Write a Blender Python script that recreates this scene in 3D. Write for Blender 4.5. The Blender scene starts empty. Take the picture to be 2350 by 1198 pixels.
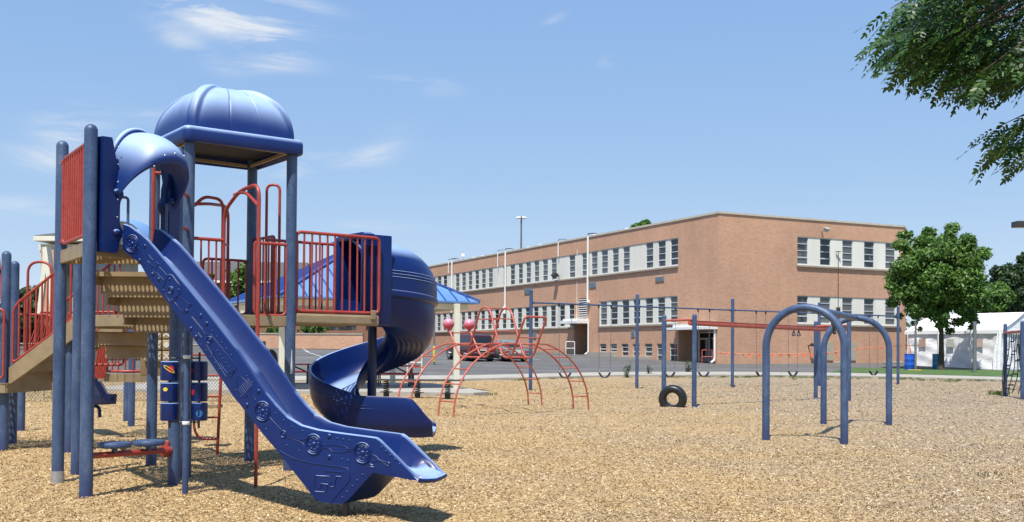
import bpy, bmesh, math, random
import numpy as np
from mathutils import Vector, Matrix
random.seed(7); rng = np.random.default_rng(11)
PI = math.pi; R = math.radians
sc = bpy.context.scene; COL = sc.collection

# ------------------------------------------------------------------ camera, sky, sun, exposure
F = 2400.0; CX = 1175.0; CY = 764.0; EYE = 1.46; PITCH = .017; ROLL = .0075
cam = bpy.data.cameras.new('camera'); camo = bpy.data.objects.new('camera', cam); COL.objects.link(camo)
cam.sensor_width = 36; cam.lens = 36*F/2350; cam.shift_y = (CY-599)/2350
cam.clip_start = .1; cam.clip_end = 3000
CM = Matrix.Rotation(PI/2+PITCH, 3, 'X') @ Matrix.Rotation(ROLL, 3, 'Z')
camo.matrix_world = Matrix.Translation((0, 0, EYE)) @ CM.to_4x4()
sc.camera = camo
sc.render.resolution_x = 1024; sc.render.resolution_y = 522
SUNV = Vector((-.13, -.48, 1)).normalized()          # towards the sun
world = bpy.data.worlds.new("World"); sc.world = world; world.use_nodes = True
wt = world.node_tree; wt.nodes.clear()
wo = wt.nodes.new('ShaderNodeOutputWorld'); bg = wt.nodes.new('ShaderNodeBackground')
sky = wt.nodes.new('ShaderNodeTexSky'); sky.sky_type = 'NISHITA'; sky.sun_disc = False
sky.sun_elevation = math.asin(SUNV.z); sky.sun_rotation = math.atan2(SUNV.x, SUNV.y)
sky.altitude = 3000; sky.air_density = 1.0; sky.dust_density = 0.0; sky.ozone_density = 4.0
bg.inputs[1].default_value = .1
def wnode(t): return wt.nodes.new(t)
# thin wispy cirrus in the sky itself, by direction
tc = wnode('ShaderNodeTexCoord'); mp = wnode('ShaderNodeMapping'); mp.inputs['Scale'].default_value = (7.0, 2.0, 34.0)
mp.inputs['Rotation'].default_value = (0, R(16), 0)
wt.links.new(tc.outputs['Generated'], mp.inputs[0])
n1 = wnode('ShaderNodeTexNoise'); n1.inputs['Scale'].default_value = 1.0; n1.inputs['Detail'].default_value = 9; n1.inputs['Roughness'].default_value = .62; n1.inputs['Distortion'].default_value = .6
wt.links.new(mp.outputs[0], n1.inputs['Vector'])
crp = wnode('ShaderNodeValToRGB'); crp.color_ramp.elements[0].position = .44; crp.color_ramp.elements[1].position = .74
wt.links.new(n1.outputs[0], crp.inputs[0])
# clouds live where they are in the sky: a few directions
def dirof(px, py):
    return (CM @ Vector(((px-CX)/F, (CY-py)/F, -1))).normalized()
acc = None
for (px, py, sx, sy, w, tilt) in [(440, 15, .10, .020, .85, -16), (530, 42, .11, .022, .72, -20), (620, 80, .05, .020, .85, -32), (580, 20, .09, .012, .6, -10), (700, 28, .07, .012, .55, -12), (610, 150, .06, .010, .42, 5),
                        (170, 312, .050, .030, .85, 12), (60, 368, .12, .014, .45, 0), (875, 338, .045, .018, .22, 35), (830, 365, .06, .012, .35, 10), (650, 385, .07, .018, .45, 15),
                        (970, 195, .06, .009, .5, -8), (300, 250, .09, .010, .38, -5), (60, 475, .12, .012, .35, -6), (780, 512, .10, .010, .32, 0), (1390, 143, .014, .008, .4, 12),
                        (1275, 40, .018, .005, .35, 24), (400, 85, .04, .012, .4, -30), (480, 125, .04, .010, .3, -35)]:
    d = dirof(px, py); rt = Vector((d.y, -d.x, 0)).normalized(); up = rt.cross(d).normalized()
    ct, st = math.cos(R(tilt)), math.sin(R(tilt))
    a = (rt*ct+up*st); b = (up*ct-rt*st)
    def dot(v, s):
        n = wnode('ShaderNodeVectorMath'); n.operation = 'DOT_PRODUCT'; wt.links.new(tc.outputs['Generated'], n.inputs[0]); n.inputs[1].default_value = v
        c0 = d.dot(v); m = wnode('ShaderNodeMath'); m.operation = 'SUBTRACT'; wt.links.new(n.outputs['Value'], m.inputs[0]); m.inputs[1].default_value = c0
        m2 = wnode('ShaderNodeMath'); m2.operation = 'DIVIDE'; wt.links.new(m.outputs[0], m2.inputs[0]); m2.inputs[1].default_value = s
        m3 = wnode('ShaderNodeMath'); m3.operation = 'MULTIPLY'; wt.links.new(m2.outputs[0], m3.inputs[0]); wt.links.new(m2.outputs[0], m3.inputs[1]); return m3
    A_, B_ = dot(a, sx*.55), dot(b, sy*.75)
    s = wnode('ShaderNodeMath'); s.operation = 'ADD'; wt.links.new(A_.outputs[0], s.inputs[0]); wt.links.new(B_.outputs[0], s.inputs[1])
    e = wnode('ShaderNodeMath'); e.operation = 'MULTIPLY'; wt.links.new(s.outputs[0], e.inputs[0]); e.inputs[1].default_value = -1
    g = wnode('ShaderNodeMath'); g.operation = 'EXPONENT'; wt.links.new(e.outputs[0], g.inputs[0])
    k = wnode('ShaderNodeMath'); k.operation = 'MULTIPLY'; wt.links.new(g.outputs[0], k.inputs[0]); k.inputs[1].default_value = w
    if acc is None: acc = k
    else:
        t = wnode('ShaderNodeMath'); t.operation = 'ADD'; wt.links.new(acc.outputs[0], t.inputs[0]); wt.links.new(k.outputs[0], t.inputs[1]); acc = t
cm = wnode('ShaderNodeMath'); cm.operation = 'MULTIPLY'; cm.use_clamp = True
n2 = wnode('ShaderNodeMath'); n2.operation = 'MULTIPLY_ADD'; wt.links.new(crp.outputs[0], n2.inputs[0]); n2.inputs[1].default_value = 1.9; n2.inputs[2].default_value = .06
wt.links.new(acc.outputs[0], cm.inputs[0]); wt.links.new(n2.outputs[0], cm.inputs[1])
mx = wnode('ShaderNodeMixRGB'); mx.inputs[2].default_value = (5.4, 5.9, 6.6, 1)
wt.links.new(cm.outputs[0], mx.inputs[0]); 
# soft midday haze: the sky's own colours with the range between zenith and horizon compressed
sp0 = wnode('ShaderNodeSeparateColor'); cb0 = wnode('ShaderNodeCombineColor'); wt.links.new(sky.outputs[0], sp0.inputs[0])
for i, (pw, kk) in enumerate(((.55, 2.02), (.38, 2.74), (.15, 4.90))):
    p_ = wnode('ShaderNodeMath'); p_.operation = 'POWER'; p_.inputs[1].default_value = pw; wt.links.new(sp0.outputs[i], p_.inputs[0])
    q_ = wnode('ShaderNodeMath'); q_.operation = 'MULTIPLY'; q_.inputs[1].default_value = kk; wt.links.new(p_.outputs[0], q_.inputs[0]); wt.links.new(q_.outputs[0], cb0.inputs[i])
wt.links.new(cb0.outputs[0], mx.inputs[1])
wt.links.new(mx.outputs[0], bg.inputs[0]); wt.links.new(bg.outputs[0], wo.inputs[0])
sl = bpy.data.lights.new('sun', 'SUN'); sl.energy = 5.0; sl.angle = R(.53); sl.color = (1, .955, .88)
so = bpy.data.objects.new('sun', sl); COL.objects.link(so); so.rotation_euler = SUNV.to_track_quat('Z', 'Y').to_euler()
sc.view_settings.view_transform = 'Standard'; sc.view_settings.look = 'None'; sc.view_settings.exposure = .45; sc.view_settings.gamma = 1

# ------------------------------------------------------------------ geometry helpers
def ray(px, py): return CM @ Vector(((px-CX)/F, (CY-py)/F, -1))
def P(px, py, d):
    r = ray(px, py); return Vector((0, 0, EYE)) + r*(d/r.y)
def G(px, py, z=0.0):
    r = ray(px, py); return Vector((0, 0, EYE)) + r*((z-EYE)/r.z)
def PX(p):
    q = CM.transposed() @ (Vector(p)-Vector((0, 0, EYE))); return CX-F*q.x/q.z, CY+F*q.y/q.z
def lot(x, y): return .75-.0065*x+.028*(min(y, 130)-72)
def pg(x, y):
    v = lot(x, y)-.12
    return .5*(v+math.sqrt(v*v+.0016)) if v > -.5 else 0.0
def V3(a, z=0): return Vector((a[0], a[1], z))

def box(bm, c, sx, sy, sz, rz=0, bev=0, M=None):
    m = Matrix.Translation(c) @ Matrix.Rotation(rz, 4, 'Z') @ Matrix.Diagonal((sx, sy, sz, 1))
    if M is not None: m = M @ m
    g = bmesh.ops.create_cube(bm, size=1, matrix=m)
    if bev:
        es = list({e for v in g['verts'] for e in v.link_edges})
        bmesh.ops.bevel(bm, geom=es, offset=bev, segments=2, profile=.5, affect='EDGES')
    return g
def beam(bm, a, b, w, h, bev=0, up=(0, 0, 1)):
    a = Vector(a); b = Vector(b); d = b-a; L = d.length; d.normalize(); up = Vector(up)
    s = d.cross(up).normalized(); u = s.cross(d)
    m = Matrix((d, s, u)).transposed().to_4x4(); m.translation = (a+b)/2
    g = bmesh.ops.create_cube(bm, size=1, matrix=m @ Matrix.Diagonal((L, w, h, 1)))
    if bev:
        es = list({e for v in g['verts'] for e in v.link_edges})
        bmesh.ops.bevel(bm, geom=es, offset=bev, segments=2, profile=.5, affect='EDGES')
def fillet(pts, r, n=6, closed=False):
    pts = [Vector(p) for p in pts]; out = []
    N = len(pts)
    for i, p in enumerate(pts):
        if not closed and i in (0, N-1): out.append(p); continue
        a = pts[i-1]; b = pts[(i+1) % N]
        da = (a-p); db = (b-p); la, lb = da.length, db.length
        rr = min(r, la*.49, lb*.49); da.normalize(); db.normalize()
        p0 = p+da*rr; p1 = p+db*rr
        for k in range(n+1):
            t = k/n; out.append(p0*(1-t)**2+p*2*t*(1-t)+p1*t*t)
    return out
def tube(bm, pts, r, seg=10, closed=False, caps=True, rfun=None):
    pts = [Vector(p) for p in pts]
    q = [pts[0]]
    for p in pts[1:]:
        if (p-q[-1]).length > 1e-5: q.append(p)
    pts = q
    if closed and (pts[0]-pts[-1]).length < 1e-4: pts.pop()
    N = len(pts); tang = []
    for i in range(N):
        if closed: t = pts[(i+1) % N]-pts[i-1]
        elif i == 0: t = pts[1]-pts[0]
        elif i == N-1: t = pts[-1]-pts[-2]
        else: t = (pts[i+1]-pts[i]).normalized()+(pts[i]-pts[i-1]).normalized()
        tang.append(t.normalized())
    t0 = tang[0]; ref = Vector((0, 0, 1)) if abs(t0.z) < .9 else Vector((0, 1, 0))
    n = t0.cross(ref).normalized(); rings = []
    for i in range(N):
        t = tang[i]; n = (n-t*n.dot(t)).normalized(); b = t.cross(n)
        rr = rfun(i/(N-1)) if rfun else r
        rings.append([bm.verts.new(pts[i]+(n*math.cos(2*PI*k/seg)+b*math.sin(2*PI*k/seg))*rr) for k in range(seg)])
    for i in range(N if closed else N-1):
        a = rings[i]; c = rings[(i+1) % N]
        for k in range(seg):
            bm.faces.new((a[k], a[(k+1) % seg], c[(k+1) % seg], c[k]))
    if caps and not closed:
        bm.faces.new(rings[0][::-1]); bm.faces.new(rings[-1])
def post(bm, x, y, z0, z1, r=.0635, cap=True, seg=24):
    prof = [(r, z0)]+([(r, z1-r)]+[(r*math.cos(a), z1-r+r*math.sin(a)) for a in np.linspace(.15, PI/2-.08, 7)] if cap else [(r, z1)])
    prof.insert(1, (r, z0+.28)); prof.insert(2, (r, (z0+z1)/2))
    lathe(bm, prof, Vector((x, y, 0)), seg)
def lathe(bm, prof, o, seg=24, M=None, capb=True, capt=True):
    rings = []
    for (r, z) in prof:
        ring = []
        for k in range(seg):
            v = Vector((r*math.cos(2*PI*k/seg), r*math.sin(2*PI*k/seg), z))
            ring.append(bm.verts.new((M @ v if M else v)+o))
        rings.append(ring)
    for i in range(len(rings)-1):
        for k in range(seg):
            bm.faces.new((rings[i][k], rings[i][(k+1) % seg], rings[i+1][(k+1) % seg], rings[i+1][k]))
    if capb: bm.faces.new(rings[0][::-1])
    if capt: bm.faces.new(rings[-1])
def sphere(bm, c, r, sc3=(1, 1, 1), u=16, v=10, M=None):
    m = Matrix.Translation(c) @ (M.to_4x4() if M else Matrix.Identity(4)) @ Matrix.Diagonal((*sc3, 1))
    bmesh.ops.create_uvsphere(bm, u_segments=u, v_segments=v, radius=r, matrix=m)
def quad(bm, a, b, c, d): return bm.faces.new([bm.verts.new(Vector(p)) for p in (a, b, c, d)])
def prism(bm, poly, z0, z1, bev=0):
    bot = [bm.verts.new((p[0], p[1], z0)) for p in poly]; top = [bm.verts.new((p[0], p[1], z1)) for p in poly]
    n = len(poly); fs = [bm.faces.new(bot[::-1]), bm.faces.new(top)]
    for i in range(n): fs.append(bm.faces.new((bot[i], bot[(i+1) % n], top[(i+1) % n], top[i])))
    if bev:
        es = list({e for f in fs for e in f.edges}); bmesh.ops.bevel(bm, geom=es, offset=bev, segments=2, profile=.5, affect='EDGES')
def plate(bm, O, U, Vv, nu, nv, th=.012, fr=.36, inside=None, stag=True):
    """perforated sheet: nu x nv cells, a round hole in each; every second row staggered"""
    O = Vector(O); U = Vector(U); Vv = Vector(Vv); N = U.cross(Vv).normalized()
    for j in range(nv):
        for i in range(nu):
            o = O+U*(i/nu)+Vv*(j/nv); u = U/nu; v = Vv/nv; c = o+u*.5+v*.5
            if inside and not inside(c): continue
            sq = [o, o+u*.5, o+u, o+u+v*.5, o+u+v, o+u*.5+v, o+v, o+v*.5]
            hl = [c+u*(fr*math.cos(R(a)))+v*(fr*1.12*math.sin(R(a))) for a in (225, 270, 315, 0, 45, 90, 135, 180)]
            a = [bm.verts.new(p) for p in sq]; b = [bm.verts.new(p) for p in hl]; c2 = [bm.verts.new(p-N*th) for p in hl]
            a2 = [bm.verts.new(p-N*th) for p in sq]
            for k in range(8):
                l = (k+1) % 8
                bm.faces.new((a[k], a[l], b[l], b[k])); bm.faces.new((b[k], b[l], c2[l], c2[k])); bm.faces.new((a2[l], a2[k], c2[k], c2[l]))
def solid_wall(bm, O, dx, nrm, W, z0, z1, holes, depth=.2):
    """a wall face (width W along dx from O, z0..z1) with rectangular holes (s0,s1,a,b) whose reveals go depth inwards"""
    O = Vector(O); dx = Vector(dx); nrm = Vector(nrm)
    xs = sorted({0, W}|{h[0] for h in holes}|{h[1] for h in holes}); zs = sorted({z0, z1}|{h[2] for h in holes}|{h[3] for h in holes})
    pt = lambda s, z, e=0: Vector((O.x+dx.x*s-nrm.x*e, O.y+dx.y*s-nrm.y*e, z))
    for i in range(len(xs)-1):
        for j in range(len(zs)-1):
            cx = (xs[i]+xs[i+1])/2; cz = (zs[j]+zs[j+1])/2
            if any(h[0] < cx < h[1] and h[2] < cz < h[3] for h in holes): continue
            quad(bm, pt(xs[i], zs[j]), pt(xs[i+1], zs[j]), pt(xs[i+1], zs[j+1]), pt(xs[i], zs[j+1]))
    for (a, b, c, d) in holes:
        quad(bm, pt(a, c), pt(a, d), pt(a, d, depth), pt(a, c, depth)); quad(bm, pt(b, c), pt(b, d), pt(b, d, depth), pt(b, c, depth))
        quad(bm, pt(a, d), pt(b, d), pt(b, d, depth), pt(a, d, depth)); quad(bm, pt(a, c), pt(b, c), pt(b, c, depth), pt(a, c, depth))

def obj(name, bm, mat, parent=None, smooth=None, label=None):
    if smooth is not None:
        bm.normal_update()
        bmesh.ops.recalc_face_normals(bm, faces=bm.faces)
        for f in bm.faces: f.smooth = True
        for e in bm.edges:
            if len(e.link_faces) == 2 and e.calc_face_angle(0) > R(smooth): e.smooth = False
    me = bpy.data.meshes.new(name); bm.to_mesh(me); bm.free()
    o = bpy.data.objects.new(name, me); COL.objects.link(o)
    for m in (mat if isinstance(mat, (list, tuple)) else [mat]): me.materials.append(m)
    if parent:
        o.parent = parent
        o.matrix_parent_inverse = parent.matrix_basis.inverted() if parent.type == 'EMPTY' else Matrix.Identity(4)
    if label: o['label'] = label
    return o
def thing(name, label, cat, loc=(0, 0, 0), group=None):
    o = bpy.data.objects.new(name, None); COL.objects.link(o); o.location = loc; o.empty_display_size = .3
    o['label'] = label; o['category'] = cat
    if group: o['group'] = group
    return o
def tag(o, label, cat, group=None):
    o['label'] = label; o['category'] = cat
    if group: o['group'] = group
    return o
def B(): return bmesh.new()
def dup(root, mat, label, group=None):
    """copy of a thing (local-space parts) moved by matrix mat"""
    r = root.copy(); COL.objects.link(r); r.matrix_basis = mat; r['label'] = label
    if group: r['group'] = group
    for ch in list(root.children):
        c = ch.copy(); COL.objects.link(c); c.parent = r
        for g in ch.children:
            d = g.copy(); COL.objects.link(d); d.parent = c
    return r
def npmesh(name, verts, faces, mat, parent=None, smooth=False):
    me = bpy.data.meshes.new(name); nv = len(verts); nf, k = faces.shape
    me.vertices.add(nv); me.vertices.foreach_set('co', verts.astype(np.float32).ravel())
    me.loops.add(nf*k); me.loops.foreach_set('vertex_index', faces.astype(np.int32).ravel())
    me.polygons.add(nf); me.polygons.foreach_set('loop_start', np.arange(0, nf*k, k, dtype=np.int32))
    me.update(calc_edges=True); me.validate()
    o = bpy.data.objects.new(name, me); COL.objects.link(o); me.materials.append(mat)
    if parent: o.parent = parent; o.matrix_parent_inverse = parent.matrix_basis.inverted()
    return o

# ------------------------------------------------------------------ materials
class NT:
    def __init__(s, name):
        s.m = bpy.data.materials.new(name); s.m.use_nodes = True; s.t = s.m.node_tree
        s.b = s.t.nodes['Principled BSDF']; s.tc = s.t.nodes.new('ShaderNodeTexCoord')
    def n(s, typ, **kw):
        x = s.t.nodes.new(typ)
        for k, v in kw.items(): setattr(x, k, v)
        return x
    def l(s, a, b): s.t.links.new(a, b)
    def noise(s, scale, detail=4, rough=.5, vec=None, dist=0):
        x = s.n('ShaderNodeTexNoise'); x.inputs['Scale'].default_value = scale; x.inputs['Detail'].default_value = detail
        x.inputs['Roughness'].default_value = rough; x.inputs['Distortion'].default_value = dist
        s.l(vec if vec else s.tc.outputs['Object'], x.inputs['Vector']); return x
    def ramp(s, fac, stops):
        x = s.n('ShaderNodeValToRGB'); cr = x.color_ramp
        while len(cr.elements) > 1: cr.elements.remove(cr.elements[-1])
        cr.elements[0].position = stops[0][0]; cr.elements[0].color = (*stops[0][1], 1)
        for p, c in stops[1:]: e = cr.elements.new(p); e.color = (*c, 1)
        s.l(fac, x.inputs[0]); return x
    def mix(s, fac, a, b, mode='MIX'):
        x = s.n('ShaderNodeMixRGB', blend_type=mode)
        for k, v in enumerate((fac, a, b)):
            if isinstance(v, (int, float)): x.inputs[k].default_value = v
            elif isinstance(v, tuple): x.inputs[k].default_value = (*v, 1)
            else: s.l(v, x.inputs[k])
        return x
    def map(s, sc3, rot=(0, 0, 0), src=None):
        x = s.n('ShaderNodeMapping'); x.inputs['Scale'].default_value = sc3; x.inputs['Rotation'].default_value = rot
        s.l(src if src else s.tc.outputs['Object'], x.inputs[0]); return x.outputs[0]
    def bump(s, h, strength=.3, dist=.01):
        x = s.n('ShaderNodeBump'); x.inputs['Strength'].default_value = strength; x.inputs['Distance'].default_value = dist
        s.l(h, x.inputs['Height']); s.l(x.outputs[0], s.b.inputs['Normal']); return x
    def col(s, x): s.l(x.outputs[0], s.b.inputs['Base Color'])
def simple(name, c, rough=.5, var=.12, sc_=6, bump=0, bsc=60, metal=0, spec=.5, streak=False):
    t = NT(name); t.b.inputs['Roughness'].default_value = rough; t.b.inputs['Metallic'].default_value = metal
    t.b.inputs['Specular IOR Level'].default_value = spec
    v = t.map((1, 1, .15)) if streak else None
    n = t.noise(sc_, 6, .6, v); lo = tuple(k*(1-var) for k in c); hi = tuple(min(1, k*(1+var)) for k in c)
    t.col(t.ramp(n.outputs[0], [(.3, lo), (.7, hi)]))
    if bump: t.bump(t.noise(bsc, 4).outputs[0], bump, .01)
    return t.m
def plastic(name, c, rough=.3, fade=(.10, .17, .42), amt=.25, up=0, upc=(.3, .42, .7), rg=(.05, .80)):
    """rotomoulded plastic: sun-faded chalky patches and fine scratches"""
    t = NT(name)
    n = t.noise(2.2, 6, .65); n2 = t.noise(34, 5, .7); n3 = t.noise(160, 2, .5, t.map((1, 1, .08)))
    f = t.n('ShaderNodeMath', operation='MULTIPLY'); t.l(t.ramp(n.outputs[0], [(.38, (0, 0, 0)), (.72, (1, 1, 1))]).outputs[0], f.inputs[0]); t.l(n2.outputs[0], f.inputs[1])
    f2 = t.n('ShaderNodeMath', operation='MULTIPLY'); t.l(f.outputs[0], f2.inputs[0]); f2.inputs[1].default_value = amt*2
    cc = t.mix(f2.outputs[0], c, fade)
    if up:   # sun bleaching plus painted sun and sky sheen on upward faces
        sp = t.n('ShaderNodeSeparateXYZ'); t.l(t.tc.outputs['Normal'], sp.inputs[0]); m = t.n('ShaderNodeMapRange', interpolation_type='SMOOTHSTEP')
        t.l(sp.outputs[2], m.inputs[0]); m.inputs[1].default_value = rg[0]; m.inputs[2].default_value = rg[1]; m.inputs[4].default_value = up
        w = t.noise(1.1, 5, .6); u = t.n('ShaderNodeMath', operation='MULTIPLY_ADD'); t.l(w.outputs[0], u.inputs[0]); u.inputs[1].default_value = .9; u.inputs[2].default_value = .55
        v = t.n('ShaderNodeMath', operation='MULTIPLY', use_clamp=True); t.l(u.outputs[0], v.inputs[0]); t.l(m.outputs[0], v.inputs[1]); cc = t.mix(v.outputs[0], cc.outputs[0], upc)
    t.col(cc)
    r = t.n('ShaderNodeMath', operation='MULTIPLY_ADD'); t.l(n3.outputs[0], r.inputs[0]); r.inputs[1].default_value = .22; r.inputs[2].default_value = rough-.08
    t.b.inputs['Specular IOR Level'].default_value = .36; t.l(r.outputs[0], t.b.inputs['Roughness']); t.bump(n2.outputs[0], .05, .004); return t.m
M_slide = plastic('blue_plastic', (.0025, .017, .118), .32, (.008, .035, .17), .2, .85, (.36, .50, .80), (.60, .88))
M_dome = plastic('faded_sheen_blue_plastic', (.006, .030, .17), .42, (.018, .06, .25), .35, .95, (.40, .55, .82), (.10, .72))
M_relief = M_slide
def paint_post():
    t = NT('faded_blue_paint'); n = t.noise(5, 7, .7, t.map((1, 1, .5))); n2 = t.noise(45, 4, .7)
    a = t.ramp(n.outputs[0], [(.32, (.034, .068, .165)), (.52, (.058, .105, .215)), (.72, (.115, .170, .280))])
    b = t.ramp(n2.outputs[0], [(.35, (.75, .75, .75)), (.7, (1.15, 1.15, 1.15))])
    x = t.mix(1.0, a.outputs[0], b.outputs[0], 'MULTIPLY')
    # darker blue towards the foot of the post, then pale scuffs in the paint
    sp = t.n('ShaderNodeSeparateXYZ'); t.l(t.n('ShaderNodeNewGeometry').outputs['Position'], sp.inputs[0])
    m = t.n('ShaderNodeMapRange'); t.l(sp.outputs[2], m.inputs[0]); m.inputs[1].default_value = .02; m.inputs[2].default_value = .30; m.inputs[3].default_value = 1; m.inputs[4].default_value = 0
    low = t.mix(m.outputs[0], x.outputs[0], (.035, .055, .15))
    ch = t.noise(22, 5, .75, t.map((1, 1, .35))); cm_ = t.ramp(ch.outputs[0], [(.66, (0, 0, 0)), (.70, (.75, .75, .75))])
    big_ = t.noise(1.7, 3, .5); cb_ = t.ramp(big_.outputs[0], [(.45, (0, 0, 0)), (.65, (1, 1, 1))]); mk = t.mix(1, cm_.outputs[0], cb_.outputs[0], 'MULTIPLY')
    low = t.mix(mk.outputs[0], low.outputs[0], (.20, .25, .34))
    t.col(low); t.b.inputs['Roughness'].default_value = .48; t.bump(n2.outputs[0], .08, .003); return t.m
M_post = paint_post(); M_liner = simple('dark_underside', (.008, .010, .03), .8, .1, 3)
M_metal = simple('bare_galvanised', (.45, .46, .47), .45, .2, 20, metal=.6)
def paint_red(name, c, fade):
    t = NT(name); n = t.noise(4, 6, .65); n2 = t.noise(40, 4, .6)
    a = t.ramp(n.outputs[0], [(.35, c), (.7, fade)]); b = t.ramp(n2.outputs[0], [(.3, (.8, .8, .8)), (.7, (1.1, 1.1, 1.1))])
    t.col(t.mix(1.0, a.outputs[0], b.outputs[0], 'MULTIPLY')); t.b.inputs['Roughness'].default_value = .42; return t.m
M_red = paint_red('red_paint', (.36, .036, .024), (.44, .075, .050))
M_redp = paint_red('sun_bleached_red_paint', (.47, .085, .055), (.56, .15, .105))
M_tan = simple('tan_coated_steel', (.31, .232, .135), .55, .16, 5, .1, 60)
M_tanp = simple('tan_plastic', (.30, .21, .12), .45, .15, 3)
M_black = simple('black_rubber', (.014, .014, .015), .38, .3, 8, .1, 50)
M_rope = simple('black_rope', (.02, .02, .022), .7, .3, 30)
M_chain = simple('steel_chain', (.25, .25, .26), .4, .3, 90, metal=.8)
M_white = simple('white_paint', (.85, .85, .83), .45, .06, 3)
M_cream = simple('cream_paint', (.78, .76, .62), .5, .07, 2)
M_roofb = simple('blue_metal_roof', (.13, .27, .54), .42, .12, 1.2)
M_soffit = simple('soffit_metal', (.62, .66, .68), .5, .08, 2)
M_redt = simple('red_coated_table', (.50, .03, .02), .35, .1, 3)
M_dark = simple('dark_metal', (.035, .036, .04), .45, .2, 10)
def m_pink():
    t = NT('pink_pale_top_ball'); n = t.noise(3, 5); a = t.ramp(n.outputs[0], [(.3, (.52, .045, .085)), (.7, (.60, .08, .13))]); sp = t.n('ShaderNodeSeparateXYZ'); t.l(t.tc.outputs['Normal'], sp.inputs[0]); m = t.n('ShaderNodeMapRange'); t.l(sp.outputs[2], m.inputs[0]); m.inputs[1].default_value = -.3; m.inputs[2].default_value = .8
    t.col(t.mix(m.outputs[0], a.outputs[0], (.62, .34, .42))); t.b.inputs['Roughness'].default_value = .3; return t.m  # paler pink the more the surface faces up
M_pink = m_pink()
def m_chips(name, geo=False):
    t = NT(name); t.b.inputs['Roughness'].default_value = .8; t.b.inputs['Specular IOR Level'].default_value = .2
    pos = t.n('ShaderNodeNewGeometry').outputs['Position']
    gold = [(0, (.085, .048, .021)), (.16, (.22, .133, .056)), (.38, (.46, .302, .134)), (.70, (.60, .425, .205)), (.93, (.72, .555, .315)), (1, (.86, .75, .53))]
    grey = [(0, (.07, .050, .037)), (.2, (.18, .133, .095)), (.5, (.37, .29, .207)), (.8, (.52, .43, .315)), (1, (.78, .70, .57))]
    if geo: fac = t.n('ShaderNodeNewGeometry').outputs['Random Per Island']
    else:
        w = t.noise(9, 3, .6, pos); wv = t.mix(.12, pos, w.outputs['Color'])
        mpv = t.map((32, 60, 40), (0, 0, .6), wv.outputs[0]); vo = t.n('ShaderNodeTexVoronoi'); vo.inputs['Scale'].default_value = 1; t.l(mpv, vo.inputs['Vector'])
        mp2 = t.map((70, 34, 40), (0, 0, -.5), wv.outputs[0]); v2 = t.n('ShaderNodeTexVoronoi'); v2.inputs['Scale'].default_value = 1; t.l(mp2, v2.inputs['Vector'])
        sp1 = t.n('ShaderNodeSeparateColor'); t.l(vo.outputs['Color'], sp1.inputs[0]); sp2 = t.n('ShaderNodeSeparateColor'); t.l(v2.outputs['Color'], sp2.inputs[0])
        mm = t.mix(.5, sp1.outputs[0], sp2.outputs[1])
        big = t.noise(14, 6, .95, pos)
        m2 = t.mix(.5, mm.outputs[0], big.outputs[0]); rr = t.n('ShaderNodeMapRange'); t.l(m2.outputs[0], rr.inputs[0]); rr.inputs[1].default_value = .2; rr.inputs[2].default_value = .8
        fac = rr.outputs[0]
        ad = t.n('ShaderNodeMath', operation='ADD'); t.l(sp1.outputs[2], ad.inputs[0]); t.l(sp2.outputs[2], ad.inputs[1])
        t.bump(ad.outputs[0], .7, .02)
    a = t.ramp(fac, gold); b = t.ramp(fac, grey)
    # weathered grey chips in drifts, mostly to the right
    sp = t.n('ShaderNodeSeparateXYZ'); t.l(pos, sp.inputs[0])
    n = t.noise(.32, 5, .6, pos); n5 = t.noise(2.5, 4, .6, pos)
    dv = t.n('ShaderNodeMath', operation='DIVIDE'); t.l(sp.outputs[0], dv.inputs[0]); t.l(sp.outputs[1], dv.inputs[1])
    yy = t.n('ShaderNodeMath', operation='MULTIPLY_ADD'); t.l(sp.outputs[0], yy.inputs[0]); yy.inputs[1].default_value = .042; yy.inputs[2].default_value = -.42
    a1 = t.n('ShaderNodeMath', operation='ADD'); t.l(yy.outputs[0], a1.inputs[0]); t.l(n.outputs[0], a1.inputs[1])
    a2 = t.n('ShaderNodeMath', operation='MULTIPLY_ADD'); t.l(n5.outputs[0], a2.inputs[0]); a2.inputs[1].default_value = .5; t.l(a1.outputs[0], a2.inputs[2])
    fr = t.ramp(a2.outputs[0], [(.28, (.06, .06, .06)), (.80, (.80, .80, .80))])
    t.col(t.mix(fr.outputs[0], a.outputs[0], b.outputs[0])); return t.m
M_chips = m_chips('wood_chip_ground'); M_chip = m_chips('wood_chip', True)
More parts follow.
